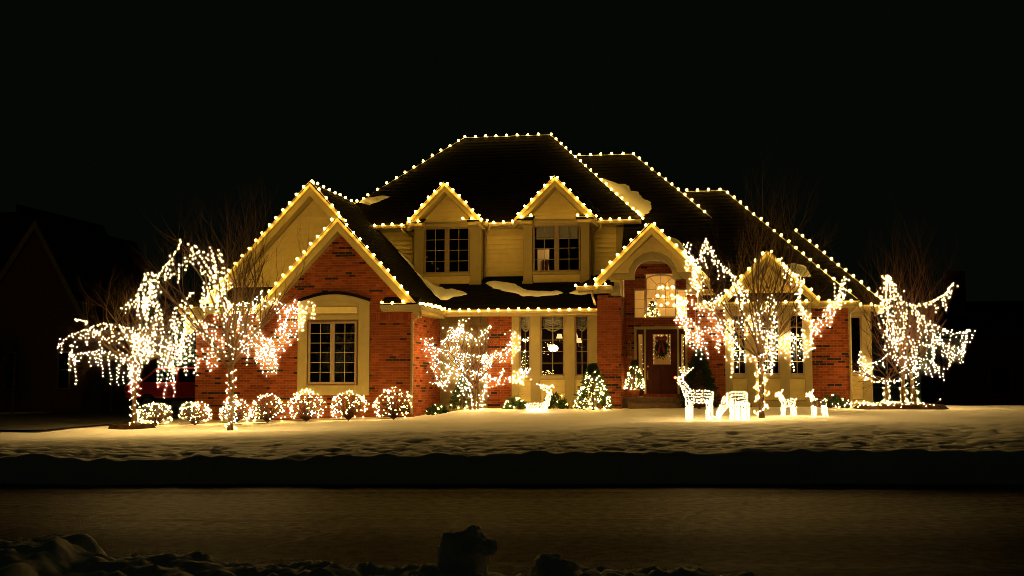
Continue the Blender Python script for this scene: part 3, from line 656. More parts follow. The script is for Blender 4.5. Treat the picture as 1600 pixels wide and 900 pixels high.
snow_strip([((-5.05,43.05,zP(43.05)+.02),(.12,.06,.06)),((-4.45,42.6,zP(42.6)+.02),(.3,.3,.3)),((-3.9,42.15,zP(42.15)+.02),(.42,.42,.42)),((-3.3,41.7,zP(41.7)+.02),(.42,.36,.36)),((-3.0,41.4,zP(41.4)),(.25,.25,.25))], 'broad snow drift behind the hip of the main roof', h=.12)
snow_strip([((-2.35,40.55,zP(40.55)),(.25,.0,0)),((-2.1,40.3,zP(40.3)+.02),(.32,.1,.1)),((-1.9,40.0,zP(40.0)+.02),(.34,.0,0)),((-1.75,39.7,zP(39.7)),(.25,0,0))], 'snow clump on the roof beside the entrance gable', h=.22)
snow_strip([((-5.2,41.1,7.98),(.1,0,-.1)),((-4.95,41.1,7.72),(.13,0,-.08)),((-4.62,41.1,7.42),(.12,0,-.08)),((-4.5,41.1,7.32),(.05,0,-.03))], 'strip of snow on the right slope of the right dormer', h=.10)
snow_strip([((1.5,39.6,zP(39.6)),(.2,0,0)),((1.8,39.4,zP(39.4)),(.3,.1,.1)),((2.1,39.1,zP(39.1)),(.2,0,0))], 'snow patch beside the small gable of the right wing', h=.15)

# ------------------------------------------------------------------ strings of round bulbs along the roof edges
bulb_me = MB().ico((0,0,0), (.039,.039,.041), 1).build('bulb','bulb'); BME = bulb_me.data; bpy.data.objects.remove(bulb_me)
BME.polygons.foreach_set('use_smooth', [True]*len(BME.polygons))
def light_string(pts, label, step=.32, jit=.012, extra=None):
    pts = [V(p) for p in pts]
    root = empty('light_string', pts[0]); tag(root, label, 'light string', 'strings of bulbs along the roof edges')
    MB().tube(pts, .008, 4).build('cable', 'white_wire', root)
    pos = []; carry = 0
    for a, b in zip(pts, pts[1:]):
        L = (b-a).length; t = carry
        while t < L: pos.append(a+(b-a)*t/L); t += step*(1+rnd.uniform(-.06,.06))
        carry = t-L
    for p in pos+list(extra or ()):
        link('bulb', BME, root, V(p)+V((rnd.uniform(-jit,jit), rnd.uniform(-jit,jit)-.03, .04+rnd.uniform(-2*jit,1.5*jit))))
    return root
def rk(x, pk, z, s, y): return (x, y, z-s*abs(x-pk)+.0)
light_string([rk(-16.6,RX,RZ,S1,36.78), rk(-15.2,RX,RZ,S1,36.78), (RX,36.78,RZ+.05)], 'bulbs up the left slope of the tall siding gable')
light_string([(RX+.12,36.78,RZ-.02), rk(-11.75,RX,RZ,S1,36.78)], 'bulbs down the right slope of the tall siding gable')
light_string([rk(-14.5,BX,BZ,S1,36.03), (BX-.08,36.03,BZ-.02)], 'bulbs up the left slope of the brick gable')
light_string([(BX+.1,36.03,BZ-.02), rk(-9.5,BX,BZ,S1,36.03)], 'bulbs down the right slope of the brick gable')
light_string([(RX,37.0,RZ+.06),(RX,38.6,RZ+.03),(RX,40.2,RZ+.05),(RX+.05,41.3,RZ+.0),(-12.95,42.1,8.12)], 'bulbs along the ridge from the tall gable back to the main roof', .56)
light_string([(-12.85,42.2,8.25),(-9.9,44.55,10.68)], 'bulbs up the long left hip of the main roof', .42)
light_string([(-9.86,44.55,10.68),(-6.7,44.55,10.68)], 'bulbs along the top ridge of the main roof', .40)
light_string([(-6.62,44.5,10.64),(-3.1,40.95,7.08)], 'bulbs down the right hip of the main roof', .355, extra=[(-3.14,40.9,7.10),(-3.2,40.98,7.18),(-3.26,41.05,7.24),(-3.06,40.88,7.02)])
light_string([(-10.5,36.0,4.0),(-9.75,36.0,4.0)], 'three bulbs on the eave return at the brick corner')
light_string([(-9.34,36.15,3.98),(-9.3,39.1,3.97)], 'receding bulbs along the side eave of the garage wing', .30)
light_string([(-9.15,39.13,3.93),(-4.2,39.13,3.93)], 'bulbs along the eave over the dining bay')
light_string([(-12.2,40.84,6.98),(-11.0,40.84,6.98),(-10.9,40.45,7.02),(-10.45,40.42,7.05)], 'bulbs on the upper eave left of the left dormer')
light_string([rk(-10.88,-9.66,8.34,1,40.44), (-9.66,40.44,8.39)], 'bulbs up the left slope of the left dormer')
light_string([(-9.56,40.44,8.28), rk(-8.45,-9.66,8.34,1,40.44)], 'bulbs down the right slope of the left dormer')
light_string([(-9.0,40.42,7.08),(-8.3,40.45,7.05),(-8.2,40.84,6.98),(-7.3,40.84,6.98),(-7.1,40.42,7.1),(-6.65,40.42,7.12)], 'bulbs on the eave between the two dormers')
light_string([rk(-7.15,-5.92,8.42,1,40.44), (-5.92,40.44,8.47)], 'bulbs up the left slope of the right dormer')
light_string([(-5.82,40.44,8.36), rk(-4.66,-5.92,8.42,1,40.44)], 'bulbs down the right slope of the right dormer')
light_string([(-5.15,40.42,7.1),(-4.6,40.45,7.06),(-4.4,40.84,6.99),(-3.3,40.84,6.99)], 'bulbs on the upper eave right of the right dormer')
light_string([(ex-ehw,37.82,ez-ehw+.02),(ex-.06,37.82,ez)], 'bulbs up the left slope of the entrance gable')
light_string([(ex+.1,37.82,ez-.06),(ex+ehw-.1,37.82,ez-ehw+.12)], 'bulbs down the right slope of the entrance gable')
light_string([(-4.9,37.88,4.58),(-3.8,37.88,4.60)], 'four bulbs on the cornice beside the entrance gable')
light_string([(-5.9,43.92,zP(44)+.03),(r2[0],43.92,r2[2]+.03),(h2[0],h2[1],h2[2]+.03),(h2[0]+1.05,h2[1]-1.05,h2[2]-1.02)], 'bulbs along the middle ridge and down its hip, ending on the roof', .38)
light_string([(h2[0]+.2,h3[1],h3[2]+.04),(h3[0],h3[1],h3[2]+.04),(3.5,38.38,4.13)], 'bulbs along the low right ridge and down its long hip', .37)
light_string([(4.56-2.6,43.1,6.76),(4.52,40.5,4.14)], 'bulbs down the outer hip at the far right end', .37)
light_string([(3.45,40.38,4.04),(4.5,40.38,4.04)], 'short row of bulbs on the set back eave at the right end', .32)
light_string([(-1.0,38.24,4.04),(-.7,38.24,4.04)], 'two bulbs on the eave between entrance and wing gable', .3)
light_string([(2.0,38.24,4.04),(3.5,38.24,4.04)], 'bulbs along the eave at the right corner of the wing', .33)
light_string([(gx-gh,38.1,4.14),(gx-.03,38.1,gz+.02)], 'bulbs up the left slope of the wing gable')
light_string([(gx+.1,38.1,gz-.06),(gx+gh,38.1,4.12)], 'bulbs down the right slope of the wing gable')
light_string([(-17.2,36.6,4.0),(-15.0,36.6,4.0)], 'bulbs on the low eave at the left end of the house', .33)
light_string([(-.4,38.24,4.04),(1.9,38.24,4.04)], 'bulbs along the eave under the wing gable', .36)
GARL = {
 'tree1': [([(-1.29, 5.48), (-1.51, 5.05), (-1.97, 4.57), (-2.35, 4.62)], 4, 1, -0.5),
 ([(-1.29, 5.48), (-1.0, 4.95), (-0.67, 4.55), (-0.38, 4.15)], 3, 1, 0.4),
 ([(-0.52, 5.33), (-0.37, 4.85), (-0.25, 4.37)], 2, 2.2, -0.3),
 ([(-0.25, 4.41), (0.13, 3.89), (0.5, 3.69), (0.95, 3.79), (1.22, 4.09)], 6, 1.3, -0.8),
 ([(-2.35, 4.66), (-2.49, 4.18), (-2.27, 3.56), (-2.36, 3.13), (-2.73, 2.87)], 6, 2.4, -0.4),
 ([(-1.62, 3.73), (-1.68, 3.12), (-1.92, 2.43), (-2.03, 2.08)], 8, 2.2, 0.5),
 ([(-1.71, 3.38), (-1.24, 3.38), (-0.78, 3.2)], 5, 1.0, 0.7),
 ([(-0.4, 2.94), (0.24, 2.68), (0.79, 2.42)], 6, 1.0, -0.9),
 ([(2.08, 3.86), (1.86, 3.44), (1.5, 2.93), (1.19, 2.54), (0.97, 2.42)], 5, 3.0, -0.6),
 ([(-2.54, 3.04), (-1.88, 2.69), (-1.23, 2.55), (-0.58, 2.32), (-0.21, 2.16)], 6, 1.5, -0.9),
 ([(-0.14, 3.63), (0.14, 3.28), (0.51, 3.11), (0.97, 2.67)], 6, 1.1, 0.5),
 ([(0.95, 3.88), (1.4, 3.79), (1.85, 3.59)], 4, 0.9, 0.6),
 ([(-0.8, 4.25), (-0.42, 3.89), (0.13, 3.54)], 6, 1.0, 0.2),
 ([(0.51, 2.93), (1.06, 2.54), (1.42, 2.5)], 6, 1.4, -0.4),
 ([(-2.58, 4.53), (-2.66, 3.92), (-2.33, 3.83)], 5, 1.6, 0.3),
 ([(-1.44, 3.91), (-1.21, 4.12)], 3, 1, 0.0),
 ([(-2.73, 2.91), (-2.43, 2.43), (-2.2, 2.52)], 6, 2.0, -0.2)],
 'tree2': [([(-2.02, 2.63), (-1.75, 2.88), (-1.39, 3.01), (-0.74, 3.22), (-0.19, 3.09), (0.05, 2.74)], 4, 1.2, -0.4),
 ([(-1.93, 2.63), (-1.88, 2.37), (-1.82, 2.16)], 2, 1.8, 0.1),
 ([(-1.55, 2.37), (-1.18, 2.41), (-0.63, 2.49), (-0.26, 2.32), (0.1, 2.24)], 7, 1.2, -0.6),
 ([(-1.39, 3.01), (-1.01, 2.75), (-0.6, 2.88), (-0.19, 3.09)], 3, 1, 0.5),
 ([(-0.4, 2.32), (-0.15, 1.98), (0.06, 2.15)], 6, 1.5, 0.2),
 ([(-1.72, 3.36), (-1.49, 3.27)], 0, 1, 0.1),
 ([(-0.39, 3.64), (-0.16, 3.84), (0.06, 3.83)], 1, 1.3, 0.2)],
 'tree3': [([(-1.5, 2.97), (-1.33, 2.63), (-1.2, 2.24), (-1.15, 1.86), (-1.07, 1.54)], 1, 2, -0.3),
 ([(-1.33, 2.7), (-0.93, 2.63), (-0.58, 2.75)], 2, 1, 0.3),
 ([(-0.44, 3.54), (-0.48, 3.3), (-0.58, 3.11)], 3, 3, -0.2),
 ([(-0.71, 3.23), (-0.44, 3.25)], 2, 2, -0.2),
 ([(-1.0, 2.94), (-0.78, 3.11), (-0.66, 3.18)], 1, 1, 0.2),
 ([(-0.26, 3.18), (-0.16, 3.01)], 1, 1.5, 0.1),
 ([(-0.02, 2.96), (0.21, 3.1), (0.43, 3.37)], 1, 1.2, 0.3),
 ([(-0.43, 2.53), (-0.09, 2.48), (0.16, 2.43), (0.5, 2.48), (0.89, 2.55), (1.09, 2.76)], 3, 2, -0.4),
 ([(1.21, 3.17), (1.09, 2.86), (1.33, 2.64)], 2, 2.0, 0.1),
 ([(1.5, 2.95), (1.57, 2.95)], 0, 1, 0),
 ([(-1.03, 2.24), (-0.78, 2.05), (-0.88, 1.86)], 1, 1.2, 0.3),
 ([(-0.58, 2.15), (-0.73, 1.76), (-1.0, 1.57)], 1, 1.2, -0.3),
 ([(-0.43, 2.48), (-0.43, 2.05), (-0.18, 1.66), (-0.08, 1.28), (-0.03, 0.85)], 1, 1.5, -0.2),
 ([(0.21, 2.43), (0.26, 2.05), (0.36, 1.66), (0.16, 1.09), (0.11, 0.83)], 1, 1.5, 0.1),
 ([(-0.14, 2.0), (0.11, 1.93), (0.4, 1.86), (0.7, 1.71)], 2, 1.2, -0.4),
 ([(0.7, 1.66), (0.84, 2.05)], 0, 1, 0.2),
 ([(0.99, 1.78), (1.28, 1.85), (1.5, 2.05), (1.55, 1.93), (1.33, 1.66)], 1, 2, -0.2),
 ([(-0.58, 1.62), (-0.43, 1.38), (-0.23, 1.57)], 1, 1.0, 0.4)],
 'tree4': [([(-1.98, 5.3), (-1.78, 4.94), (-1.68, 4.64), (-1.75, 4.16)], 4, 3.0, -0.3),
 ([(-1.42, 5.38), (-1.58, 4.93), (-1.78, 4.87)], 3, 1.5, 0.0),
 ([(-1.4, 5.38), (-1.14, 4.86), (-0.83, 4.53), (-0.58, 4.27), (-0.46, 3.95)], 3, 1.4, -0.2),
 ([(-2.17, 3.87), (-1.85, 3.68), (-1.47, 3.65), (-1.15, 3.83), (-0.9, 4.02)], 4, 1.2, -0.7),
 ([(-2.17, 3.84), (-2.11, 3.45), (-1.99, 3.13)], 2, 1.8, 0.0),
 ([(-2.14, 3.58), (-1.92, 3.06), (-1.67, 2.87), (-1.45, 2.68)], 4, 1.8, -0.3),
 ([(-1.98, 3.39), (-1.54, 3.0), (-1.13, 3.12)], 3, 1, 0.5),
 ([(-1.13, 3.28), (-1.04, 2.99), (-0.85, 2.67), (-0.67, 2.35)], 4, 2, -0.6),
 ([(-0.91, 3.25), (-0.47, 3.18), (-0.09, 3.43)], 5, 1.2, -0.8),
 ([(-0.85, 2.93), (-0.42, 2.35), (-0.04, 2.29), (0.21, 2.41)], 4, 1.2, -0.9),
 ([(-0.02, 3.75), (-0.09, 3.24), (0.0, 2.8)], 4, 1.3, 0.4),
 ([(0.3, 3.94), (0.23, 3.43), (0.34, 2.92)], 4, 1.4, 0.2),
 ([(-0.58, 4.27), (-0.39, 3.88), (-0.52, 3.57)], 4, 1.2, 0.6),
 ([(1.06, 4.34), (0.98, 3.74), (1.1, 3.48), (1.28, 3.23)], 2, 2.0, -0.2),
 ([(2.11, 4.33), (1.96, 3.86), (1.71, 3.54), (1.49, 3.23), (1.3, 2.98)], 4, 2.0, -0.5),
 ([(1.28, 3.17), (1.27, 2.79), (1.33, 2.53)], 4, 2.0, -0.1),
 ([(0.37, 2.6), (0.71, 2.85), (1.02, 2.85)], 8, 2.4, -0.7),
 ([(0.09, 2.99), (0.46, 2.79), (0.72, 2.92)], 4, 1.0, 0.6),
 ([(0.5, 4.9), (0.68, 4.57), (0.93, 4.44)], 3, 1.2, 0.3),
 ([(-0.03, 3.11), (0.09, 2.41), (0.02, 2.03)], 2, 1.2, 0.3),
 ([(0.16, 2.98), (0.33, 2.41), (0.2, 2.03)], 2, 1.2, -0.2),
 ([(-0.9, 4.02), (-0.71, 4.08), (-0.58, 4.27)], 1, 1, -0.2)],
 'tree5': [([(-0.4, 4.78), (-0.48, 4.13), (-0.43, 3.66), (-0.38, 3.05), (-0.32, 2.78)], 2, 4, -0.2),
 ([(-0.4, 4.75), (-0.21, 4.4), (0.0, 3.99), (0.36, 3.89), (0.75, 3.97), (1.14, 4.18), (1.41, 4.52)], 4, 1.1, -0.4),
 ([(-0.09, 3.99), (0.09, 3.52), (0.02, 3.25)], 4, 1.2, 0.3),
 ([(0.29, 3.79), (0.61, 3.41), (0.99, 3.24), (1.37, 3.04), (1.82, 3.13)], 7, 1.2, -0.5),
 ([(1.82, 3.17), (1.75, 2.83), (1.48, 2.43)], 6, 1.7, -0.1),
 ([(0.73, 3.17), (1.11, 2.77), (1.49, 2.63)], 6, 1.3, 0.5),
 ([(-1.24, 2.54), (-1.26, 2.24), (-1.05, 1.94)], 2, 1.8, 0.1),
 ([(-1.25, 2.14), (-0.72, 2.27), (-0.45, 2.47), (-0.13, 2.37)], 4, 1.5, -0.5),
 ([(-0.31, 2.91), (0.08, 2.98), (0.46, 2.77), (0.85, 2.64)], 7, 1.5, -0.6),
 ([(-0.13, 2.37), (0.32, 2.37), (0.64, 2.3), (0.96, 2.07)], 4, 2.2, -0.4),
 ([(-0.24, 3.45), (-0.05, 3.05), (-0.19, 2.64)], 5, 1.6, 0.4),
 ([(-0.92, 1.8), (-0.47, 1.66), (-0.08, 1.7)], 0, 1.0, -0.2),
 ([(-0.07, 2.1), (0.25, 1.97), (0.58, 2.17)], 2, 1.5, 0.2)],
}
# ------------------------------------------------------------------ bare trees
def branchy(mb, p, d, L, r, lvl, rg, up=.35, maxl=4):
    n = 4 if lvl < 3 else 3; pts = [V(p)]; d = V(d).normalized(); rs = [r]
    for i in range(n):
        d = (d+V((rg.uniform(-.22,.22), rg.uniform(-.22,.22), rg.uniform(-.08,.16)+up*.25))).normalized()
        pts.append(pts[-1]+d*L/n); rs.append(r*(1-.62*(i+1)/n))
    mb.tube(pts, rs, 6 if lvl < 1 else (4 if lvl < 2 else 3), cap=False)
    if lvl >= maxl: return
    for i in range(1, n+1):
        for k in range(2 if i < n else 2):
            if rg.random() < (.62 if lvl < 2 else .5):
                a = rg.uniform(0, 6.28); dd = (pts[i]-pts[i-1]).normalized(); o = dd.orthogonal().normalized(); q = dd.cross(o)
                sp_ = rg.uniform(.45,.95); nd = (dd+(o*math.cos(a)+q*math.sin(a))*sp_+V((0,0,up*.6))).normalized()
                branchy(mb, pts[i], nd, L*rg.uniform(.5,.72), rs[i]*rg.uniform(.5,.7), lvl+1, rg, up, maxl)
def bare_tree(base, label, stems, limbs, seed, up=.35, maxl=3, tm='bark', bmm='twig', name='bare_tree'):
    """stems: (dx, dy, height, radius); limbs: (from height, dir, length, radius)"""
    rg = random.Random(seed); root = empty(name, base); tag(root, label, 'tree', 'bare trees hung with lights')
    b = V(base); mb = MB()
    for dx, dy, h, r in stems:
        pts = [b+V((dx,dy,-.1))]; 
        for k in range(1,6): pts.append(b+V((dx*(1-.3*k/5)+rg.uniform(-.02,.02), dy+rg.uniform(-.02,.02), h*k/5)))
        mb.tube(pts, [r*1.25,r,r*.95,r*.9,r*.85,r*.8], 8)
    mb.build('trunk', tm, root, smooth=True); cr = MB()
    for (ox, oy, h), d, L, r in limbs: branchy(cr, b+V((ox,oy,h)), d, L, r, 0, rg, up, maxl)
    cr.build('branches', bmm, root, smooth=True)
    return root
MR_ = .0115
class Net:
    """one set of fairy lights: thin cable and many tiny bulbs"""
    def __init__(s, seed, r=MR_): s.c = MB(); s.b = MB(); s.rg = random.Random(seed); s.r = r; s.n = 0
    def bulb(s, p, k=1): s.b.ico(p, s.r*k*s.rg.uniform(.85,1.15), 0); s.n += 1
    def line(s, pts, step=.09, jit=.02, wire=True):
        pts = [V(p) for p in pts]
        if wire: s.c.tube(pts, .006, 3, cap=False)
        t = 0
        for a, b in zip(pts, pts[1:]):
            L = (b-a).length
            while t < L:
                p = a+(b-a)*t/L; s.bulb(p+V([s.rg.uniform(-jit,jit) for _ in range(3)])); t += step*s.rg.uniform(.8,1.2)
            t -= L
    def garland(s, pts, drop, dens, thick, sp=.13):
        """swag with icicle drops hanging from it"""
        pts = [V(p) for p in pts]; rg = s.rg; fine = []
        for a, b in zip(pts, pts[1:]):
            m = max(2, int((b-a).length/sp)); fine += [a.lerp(b, i/m)+V((rg.uniform(-.022,.022),rg.uniform(-.05,.05),rg.uniform(-.022,.022))) for i in range(m)]
        fine.append(pts[-1]); s.c.tube(fine, .006, 3, cap=False); wd = .05+.04*max(0, dens-1)
        for i, p in enumerate(fine):
            s.bulb(p)
            reps = int(dens)+(1 if rg.random() < dens-int(dens) else 0)
            for q in range(reps):
                o = p+V((rg.gauss(0,wd*thick), rg.gauss(0,.14), rg.uniform(-.10,.06)))
                k = rg.randint(0, drop) if rg.random() < .75 else 0
                if k == 0: s.bulb(o); continue
                e = [o]
                for j in range(k):
                    o = o+V((rg.uniform(-.045,.045), rg.uniform(-.04,.04), -rg.uniform(.07,.12))); s.bulb(o); e.append(o)
                s.c.tube(e, .004, 3, cap=False)
    def wrap(s, a, b, r0, r1, turns, n):
        a, b = V(a), V(b); pts = []
        d = (b-a).normalized(); o = d.orthogonal().normalized(); q = d.cross(o)
        for i in range(n):
            t = i/(n-1); ang = turns*2*math.pi*t+s.rg.uniform(-.8,.8); r = r0+(r1-r0)*t
            p = a.lerp(b, t)+(o*math.cos(ang)+q*math.sin(ang))*r; pts.append(p); s.bulb(p)
        s.c.tube(pts, .006, 3, cap=False)
    def done(s, loc, label, name='fairy_lights', cat='fairy lights', group='fairy lights in trees and shrubs', wire='wire', em='mini'):
        root = empty(name, loc); tag(root, label, cat, group)
        if s.c.v: s.c.build('cable', wire, root, kind='stuff')
        s.b.build('bulbs', em, root, kind='stuff', smooth=True); return root
def gz(x, y, off=0): return (x, y, ground(x, y)+off)
NB = []
def tree_net(key, bx, by, dz, seed, curve=.0, thick=1, k=1.0, boost=1.0):
    net = Net(seed)
    for pts, drop, dens, dy in GARL[key]:
        for rep in (0,1): net.garland([(bx+x*k+rep*.05, by+dy*(1-1.3*rep)+curve*abs(x)**1.5*(1 if dy < 0 else -1), EYE+(z-EYE)*k+dz) for x, z in pts], drop, dens*(.75 if rep == 0 else .6)*boost, thick*1.25, .085 if rep == 0 else .13)
    return net
def ring(n, z, el, L, r, seed, off=0):
    rg = random.Random(seed); out = []
    for k in range(n):
        a = 2*math.pi*(k+off)/n+rg.uniform(-.25,.25); out.append(((0,0,z+rg.uniform(-.12,.15)), (math.cos(a)*math.cos(el), math.sin(a)*math.cos(el), math.sin(el)), L*rg.uniform(.85,1.15), r))
    return out
# big tree left
t1 = gz(-12.45, 29.4); bare_tree(t1, 'large bare tree before the garage, its crown draped in swags of lights', [(0,0,1.75,.07)],
    ring(6,1.6,R(38),2.3,.036,1)+ring(5,1.75,R(62),2.5,.036,2,.5)+ring(2,1.8,R(82),2.5,.034,3), 11)
n = tree_net('tree1', t1[0], t1[1], 0, 21, k=.905); n.wrap((t1[0],t1[1],t1[2]+.05), (t1[0],t1[1],t1[2]+1.5), .13, .11, 7, 52); n.wrap((t1[0],t1[1],t1[2]+.05), (t1[0],t1[1],t1[2]+.75), .15, .12, 4, 20)
n.done(t1, 'white fairy lights draped thickly over the large left tree', name='fairy_lights')
# weeping tree far left
t2 = gz(-16.0, 31.3); bare_tree(t2, 'small weeping tree at the far left end of the row of lit shrubs', [(0,0,1.9,.06)],
    ring(7,1.8,R(22),1.7,.03,4)+ring(4,1.9,R(55),1.3,.03,5), 12, up=.05)
n = tree_net('tree2', t2[0], t2[1], 0, 22); n.wrap((t2[0],t2[1],t2[2]+.05),(t2[0],t2[1],t2[2]+1.8),.11,.09,8,48); n.wrap((t2[0],t2[1],t2[2]+.9),(t2[0],t2[1],t2[2]+2.0),.14,.22,5,30)
n.done(t2, 'white fairy lights hanging from the small weeping tree at far left')
# small tree at the bay
t3 = gz(-7.95, 37.4); bare_tree(t3, 'small multi stemmed tree with antler like lit branches before the dining bay', [(-.12,0,.9,.045),(.12,.05,1.0,.05),(0,-.05,.8,.04)],
    ring(6,.7,R(44),1.35,.022,6)+ring(4,.85,R(66),1.4,.022,7,.5), 13, up=.25, bmm='red_twig')
n = tree_net('tree3', t3[0], t3[1], 0, 23, thick=1.0, boost=1.5); n.done(t3, 'white fairy lights wound along the branches of the small tree by the bay')
# right tree
t4 = gz(.535, 31.6); bare_tree(t4, 'bare upright tree behind the grazing deer, lights swagged through its crown', [(0,0,1.6,.065)],
    ring(6,1.45,R(40),2.2,.032,8)+ring(5,1.6,R(64),2.5,.032,9,.5)+ring(2,1.6,R(84),2.6,.03,10), 14)
n = tree_net('tree4', t4[0], t4[1], 0, 24, k=.945)
for x0 in (-.11, .11): n.wrap((t4[0]+x0*.4,t4[1],t4[2]+.02),(t4[0]+x0*.4,t4[1],t4[2]+1.3),.14,.13,4,34)
n.done(t4, 'white fairy lights swagged through the tree in front of the right wing')
# far right trees
t5 = gz(4.75, 38.3); bare_tree(t5, 'vase shaped bare tree with several lit stems beside the right end of the house', [(.28,0,1.1,.06),(.0,.1,1.1,.06),(-.05,-.1,1.0,.05)],
    ring(6,.95,R(42),1.8,.03,11)+ring(6,1.1,R(64),2.3,.03,12,.5)+ring(3,1.1,R(80),2.6,.028,13), 15, bmm='red_twig')
n = tree_net('tree5', t5[0], t5[1], 0, 25)
for dx in (.0,.3): n.wrap((t5[0]+dx,t5[1],t5[2]+.02),(t5[0]+dx*1.1,t5[1],t5[2]+1.2),.11,.11,5,30)
n.done(t5, 'dense white fairy lights on the vase shaped tree at far right')
t6 = gz(4.22, 37.9); bare_tree(t6, 'short thin stemmed tree with low lit branches left of the far right tree', [(0,0,.85,.04)], ring(6,.8,R(15),1.0,.02,14)+ring(4,.85,R(45),.9,.02,15), 16, up=.05, maxl=2, bmm='red_twig')
n = Net(26); n.wrap((t6[0],t6[1],t6[2]+.02),(t6[0],t6[1],t6[2]+.85),.10,.09,5,26); n.line([(t6[0]-.9,t6[1]-.1,1.95),(t6[0]-.4,t6[1]-.3,1.66),(t6[0]+.1,t6[1]-.3,1.7)], .09); n.done(t6, 'white fairy lights on the short thin stem beside the far right tree')
# lights strewn over the bed at far right
n = Net(27)
for a, b in (((2.6,36.8),(5.6,36.9)),((2.9,37.1),(5.4,37.3)),((2.8,36.6),(4.6,36.5))):
    pts = [gz(a[0]+(b[0]-a[0])*i/18, a[1]+(b[1]-a[1])*i/18+rnd.uniform(-.3,.3), .08+rnd.uniform(0,.16)) for i in range(19)]; n.line(pts, .2, .06)
n.done(gz(4,37), 'loose strands of lights strewn over the planting bed at far right')
def bed(cx, cy, rx, ry, label):
    mb = MB(); vs = [(cx, cy, ground(cx,cy)+.10)]; N = 26
    for k in (.5, .85, 1.0):
        for i in range(N):
            a = 2*math.pi*i/N; q = k*(1+.12*noise.noise((i*.5,cx,k))); x, y = cx+rx*q*math.cos(a), cy+ry*q*math.sin(a); vs.append((x, y, ground(x,y)+(.11 if k < .9 else -.05)+.03*rnd.random()))
    mb.add(vs, [(0,1+i,1+(i+1)%N) for i in range(N)]+[(1+r*N+i,1+(r+1)*N+i,1+(r+1)*N+(i+1)%N,1+r*N+(i+1)%N) for r in (0,1) for i in range(N)])
    return tag(mb.build('planting_bed', 'soil'), label, 'planting bed', 'bare planting beds')
bed(4.6, 37.6, 1.35, .8, 'bare soil bed round the stems of the far right tree')
bed(-16.2, 31.6, .7, .45, 'bare soil patch under the small weeping tree at far left')

# ------------------------------------------------------------------ round lit shrubs in a row before the garage
BUSH = [(-16.3,33.2,.50,.34,'leftmost round shrub, beside the weeping tree'),(-15.25,33.5,.48,.34,'second round shrub from the left'),(-14.25,34.0,.46,.36,'third round shrub, half hidden by the large tree trunk'),
        (-13.4,34.3,.50,.42,'fourth round shrub, just right of the large trunk'),(-12.33,34.6,.53,.46,'fifth round shrub, left of the garage window'),(-11.12,34.8,.52,.43,'sixth round shrub, under the garage window'),(-9.78,34.8,.56,.46,'rightmost round shrub, at the brick corner')]
for i, (x, y, rw, rh, lab) in enumerate(BUSH):
    rg = random.Random(50+i); b = gz(x, y); c = V(b)+V((0,0,rh*.95)); root = empty('round_shrub', b); tag(root, lab+', bare twigs', 'shrub', 'round shrubs in a row')
    mb = MB()
    for k in range(90):
        a = rg.uniform(0,6.28); el = math.asin(rg.uniform(-.35,1)); q = rg.uniform(.7,1)
        e = c+V((rw*q*math.cos(el)*math.cos(a), rw*q*math.cos(el)*math.sin(a), rh*q*math.sin(el)))
        m_ = V(b).lerp(e,.5)+V((rg.uniform(-.06,.06),rg.uniform(-.06,.06),.03)); mb.tube([b, m_, e], [.009,.006,.003], 3, cap=False)
        for j in range(2): mb.tube([m_.lerp(e,.4+.3*j), e+V((rg.uniform(-.12,.12),rg.uniform(-.12,.12),rg.uniform(-.08,.1)))], [.004,.002], 3, cap=False)
    mb.build('twigs', 'red_twig', root)
    net = Net(70+i, .0165)
    for k in range(rg.randint(92,120)):
        a = rg.uniform(0,6.28); el = math.asin(rg.uniform(-.75,1)); jj = rg.uniform(.88,1.06)
        jj *= 1+.22*noise.noise((math.cos(a)*1.3+i*3.1, math.sin(a)*1.3, el*1.2)); net.bulb(c+V((rw*jj*math.cos(el)*math.cos(a), rw*jj*math.cos(el)*math.sin(a), rh*jj*math.sin(el))))
    for k in range(5):
        el = -.6+k*.4; pts = [c+V((rw*.97*math.cos(el)*math.cos(a*.3), rw*.97*math.cos(el)*math.sin(a*.3), rh*.97*math.sin(el))) for a in range(22)]; net.c.tube(pts, .0025, 3, cap=False)
    net.done(b, 'net of white lights over the '+lab, name='light_net', cat='light net', group='light nets on the round shrubs', em='mini_dim')
    pt = MB(); N = 16; pv = [(x,y-.25,ground(x,y-.25)+.06)]
    for k in range(N):
        a = 2*math.pi*k/N; q = 1+.25*noise.noise((k*.7,x,2)); xx, yy = x+rw*.8*q*math.cos(a), y-.25+.35*q*math.sin(a); pv.append((xx,yy,ground(xx,yy)+.045))
    pt.add(pv, [(0,1+k,1+(k+1)%N) for k in range(N)]); pt.build('mulch', 'soil', root)

# ------------------------------------------------------------------ evergreens
def conifer(base, h, r, seed, m, n=1500, zb=.05, shape=1.0, root=None, tuft=.13):
    rg = random.Random(seed); b = V(base); mb = MB()
    for k in range(n):
        t = rg.random()**.8; z = zb+t*(h-zb); rr_ = r*(1-(t**shape))*(1+.12*math.sin(7*t*6.28))+.015
        a = rg.uniform(0,6.28); q = rg.uniform(.55,1.05); p = b+V((rr_*q*math.cos(a), rr_*q*math.sin(a), z))
        d = V((math.cos(a), math.sin(a), rg.uniform(-.25,.6))).normalized(); s = d.cross(V((rg.uniform(-1,1),rg.uniform(-1,1),1))).normalized()*tuft*.22; L = tuft*rg.uniform(.6,1.2)
        mb.add([p-s, p+s, p+d*L+V((0,0,-.02))], [(0,1,2)]); s2 = d.cross(s).normalized()*tuft*.2
        mb.add([p-s2, p+s2, p+d*L*.9], [(0,1,2)])
    return mb.build('needles', m, root)
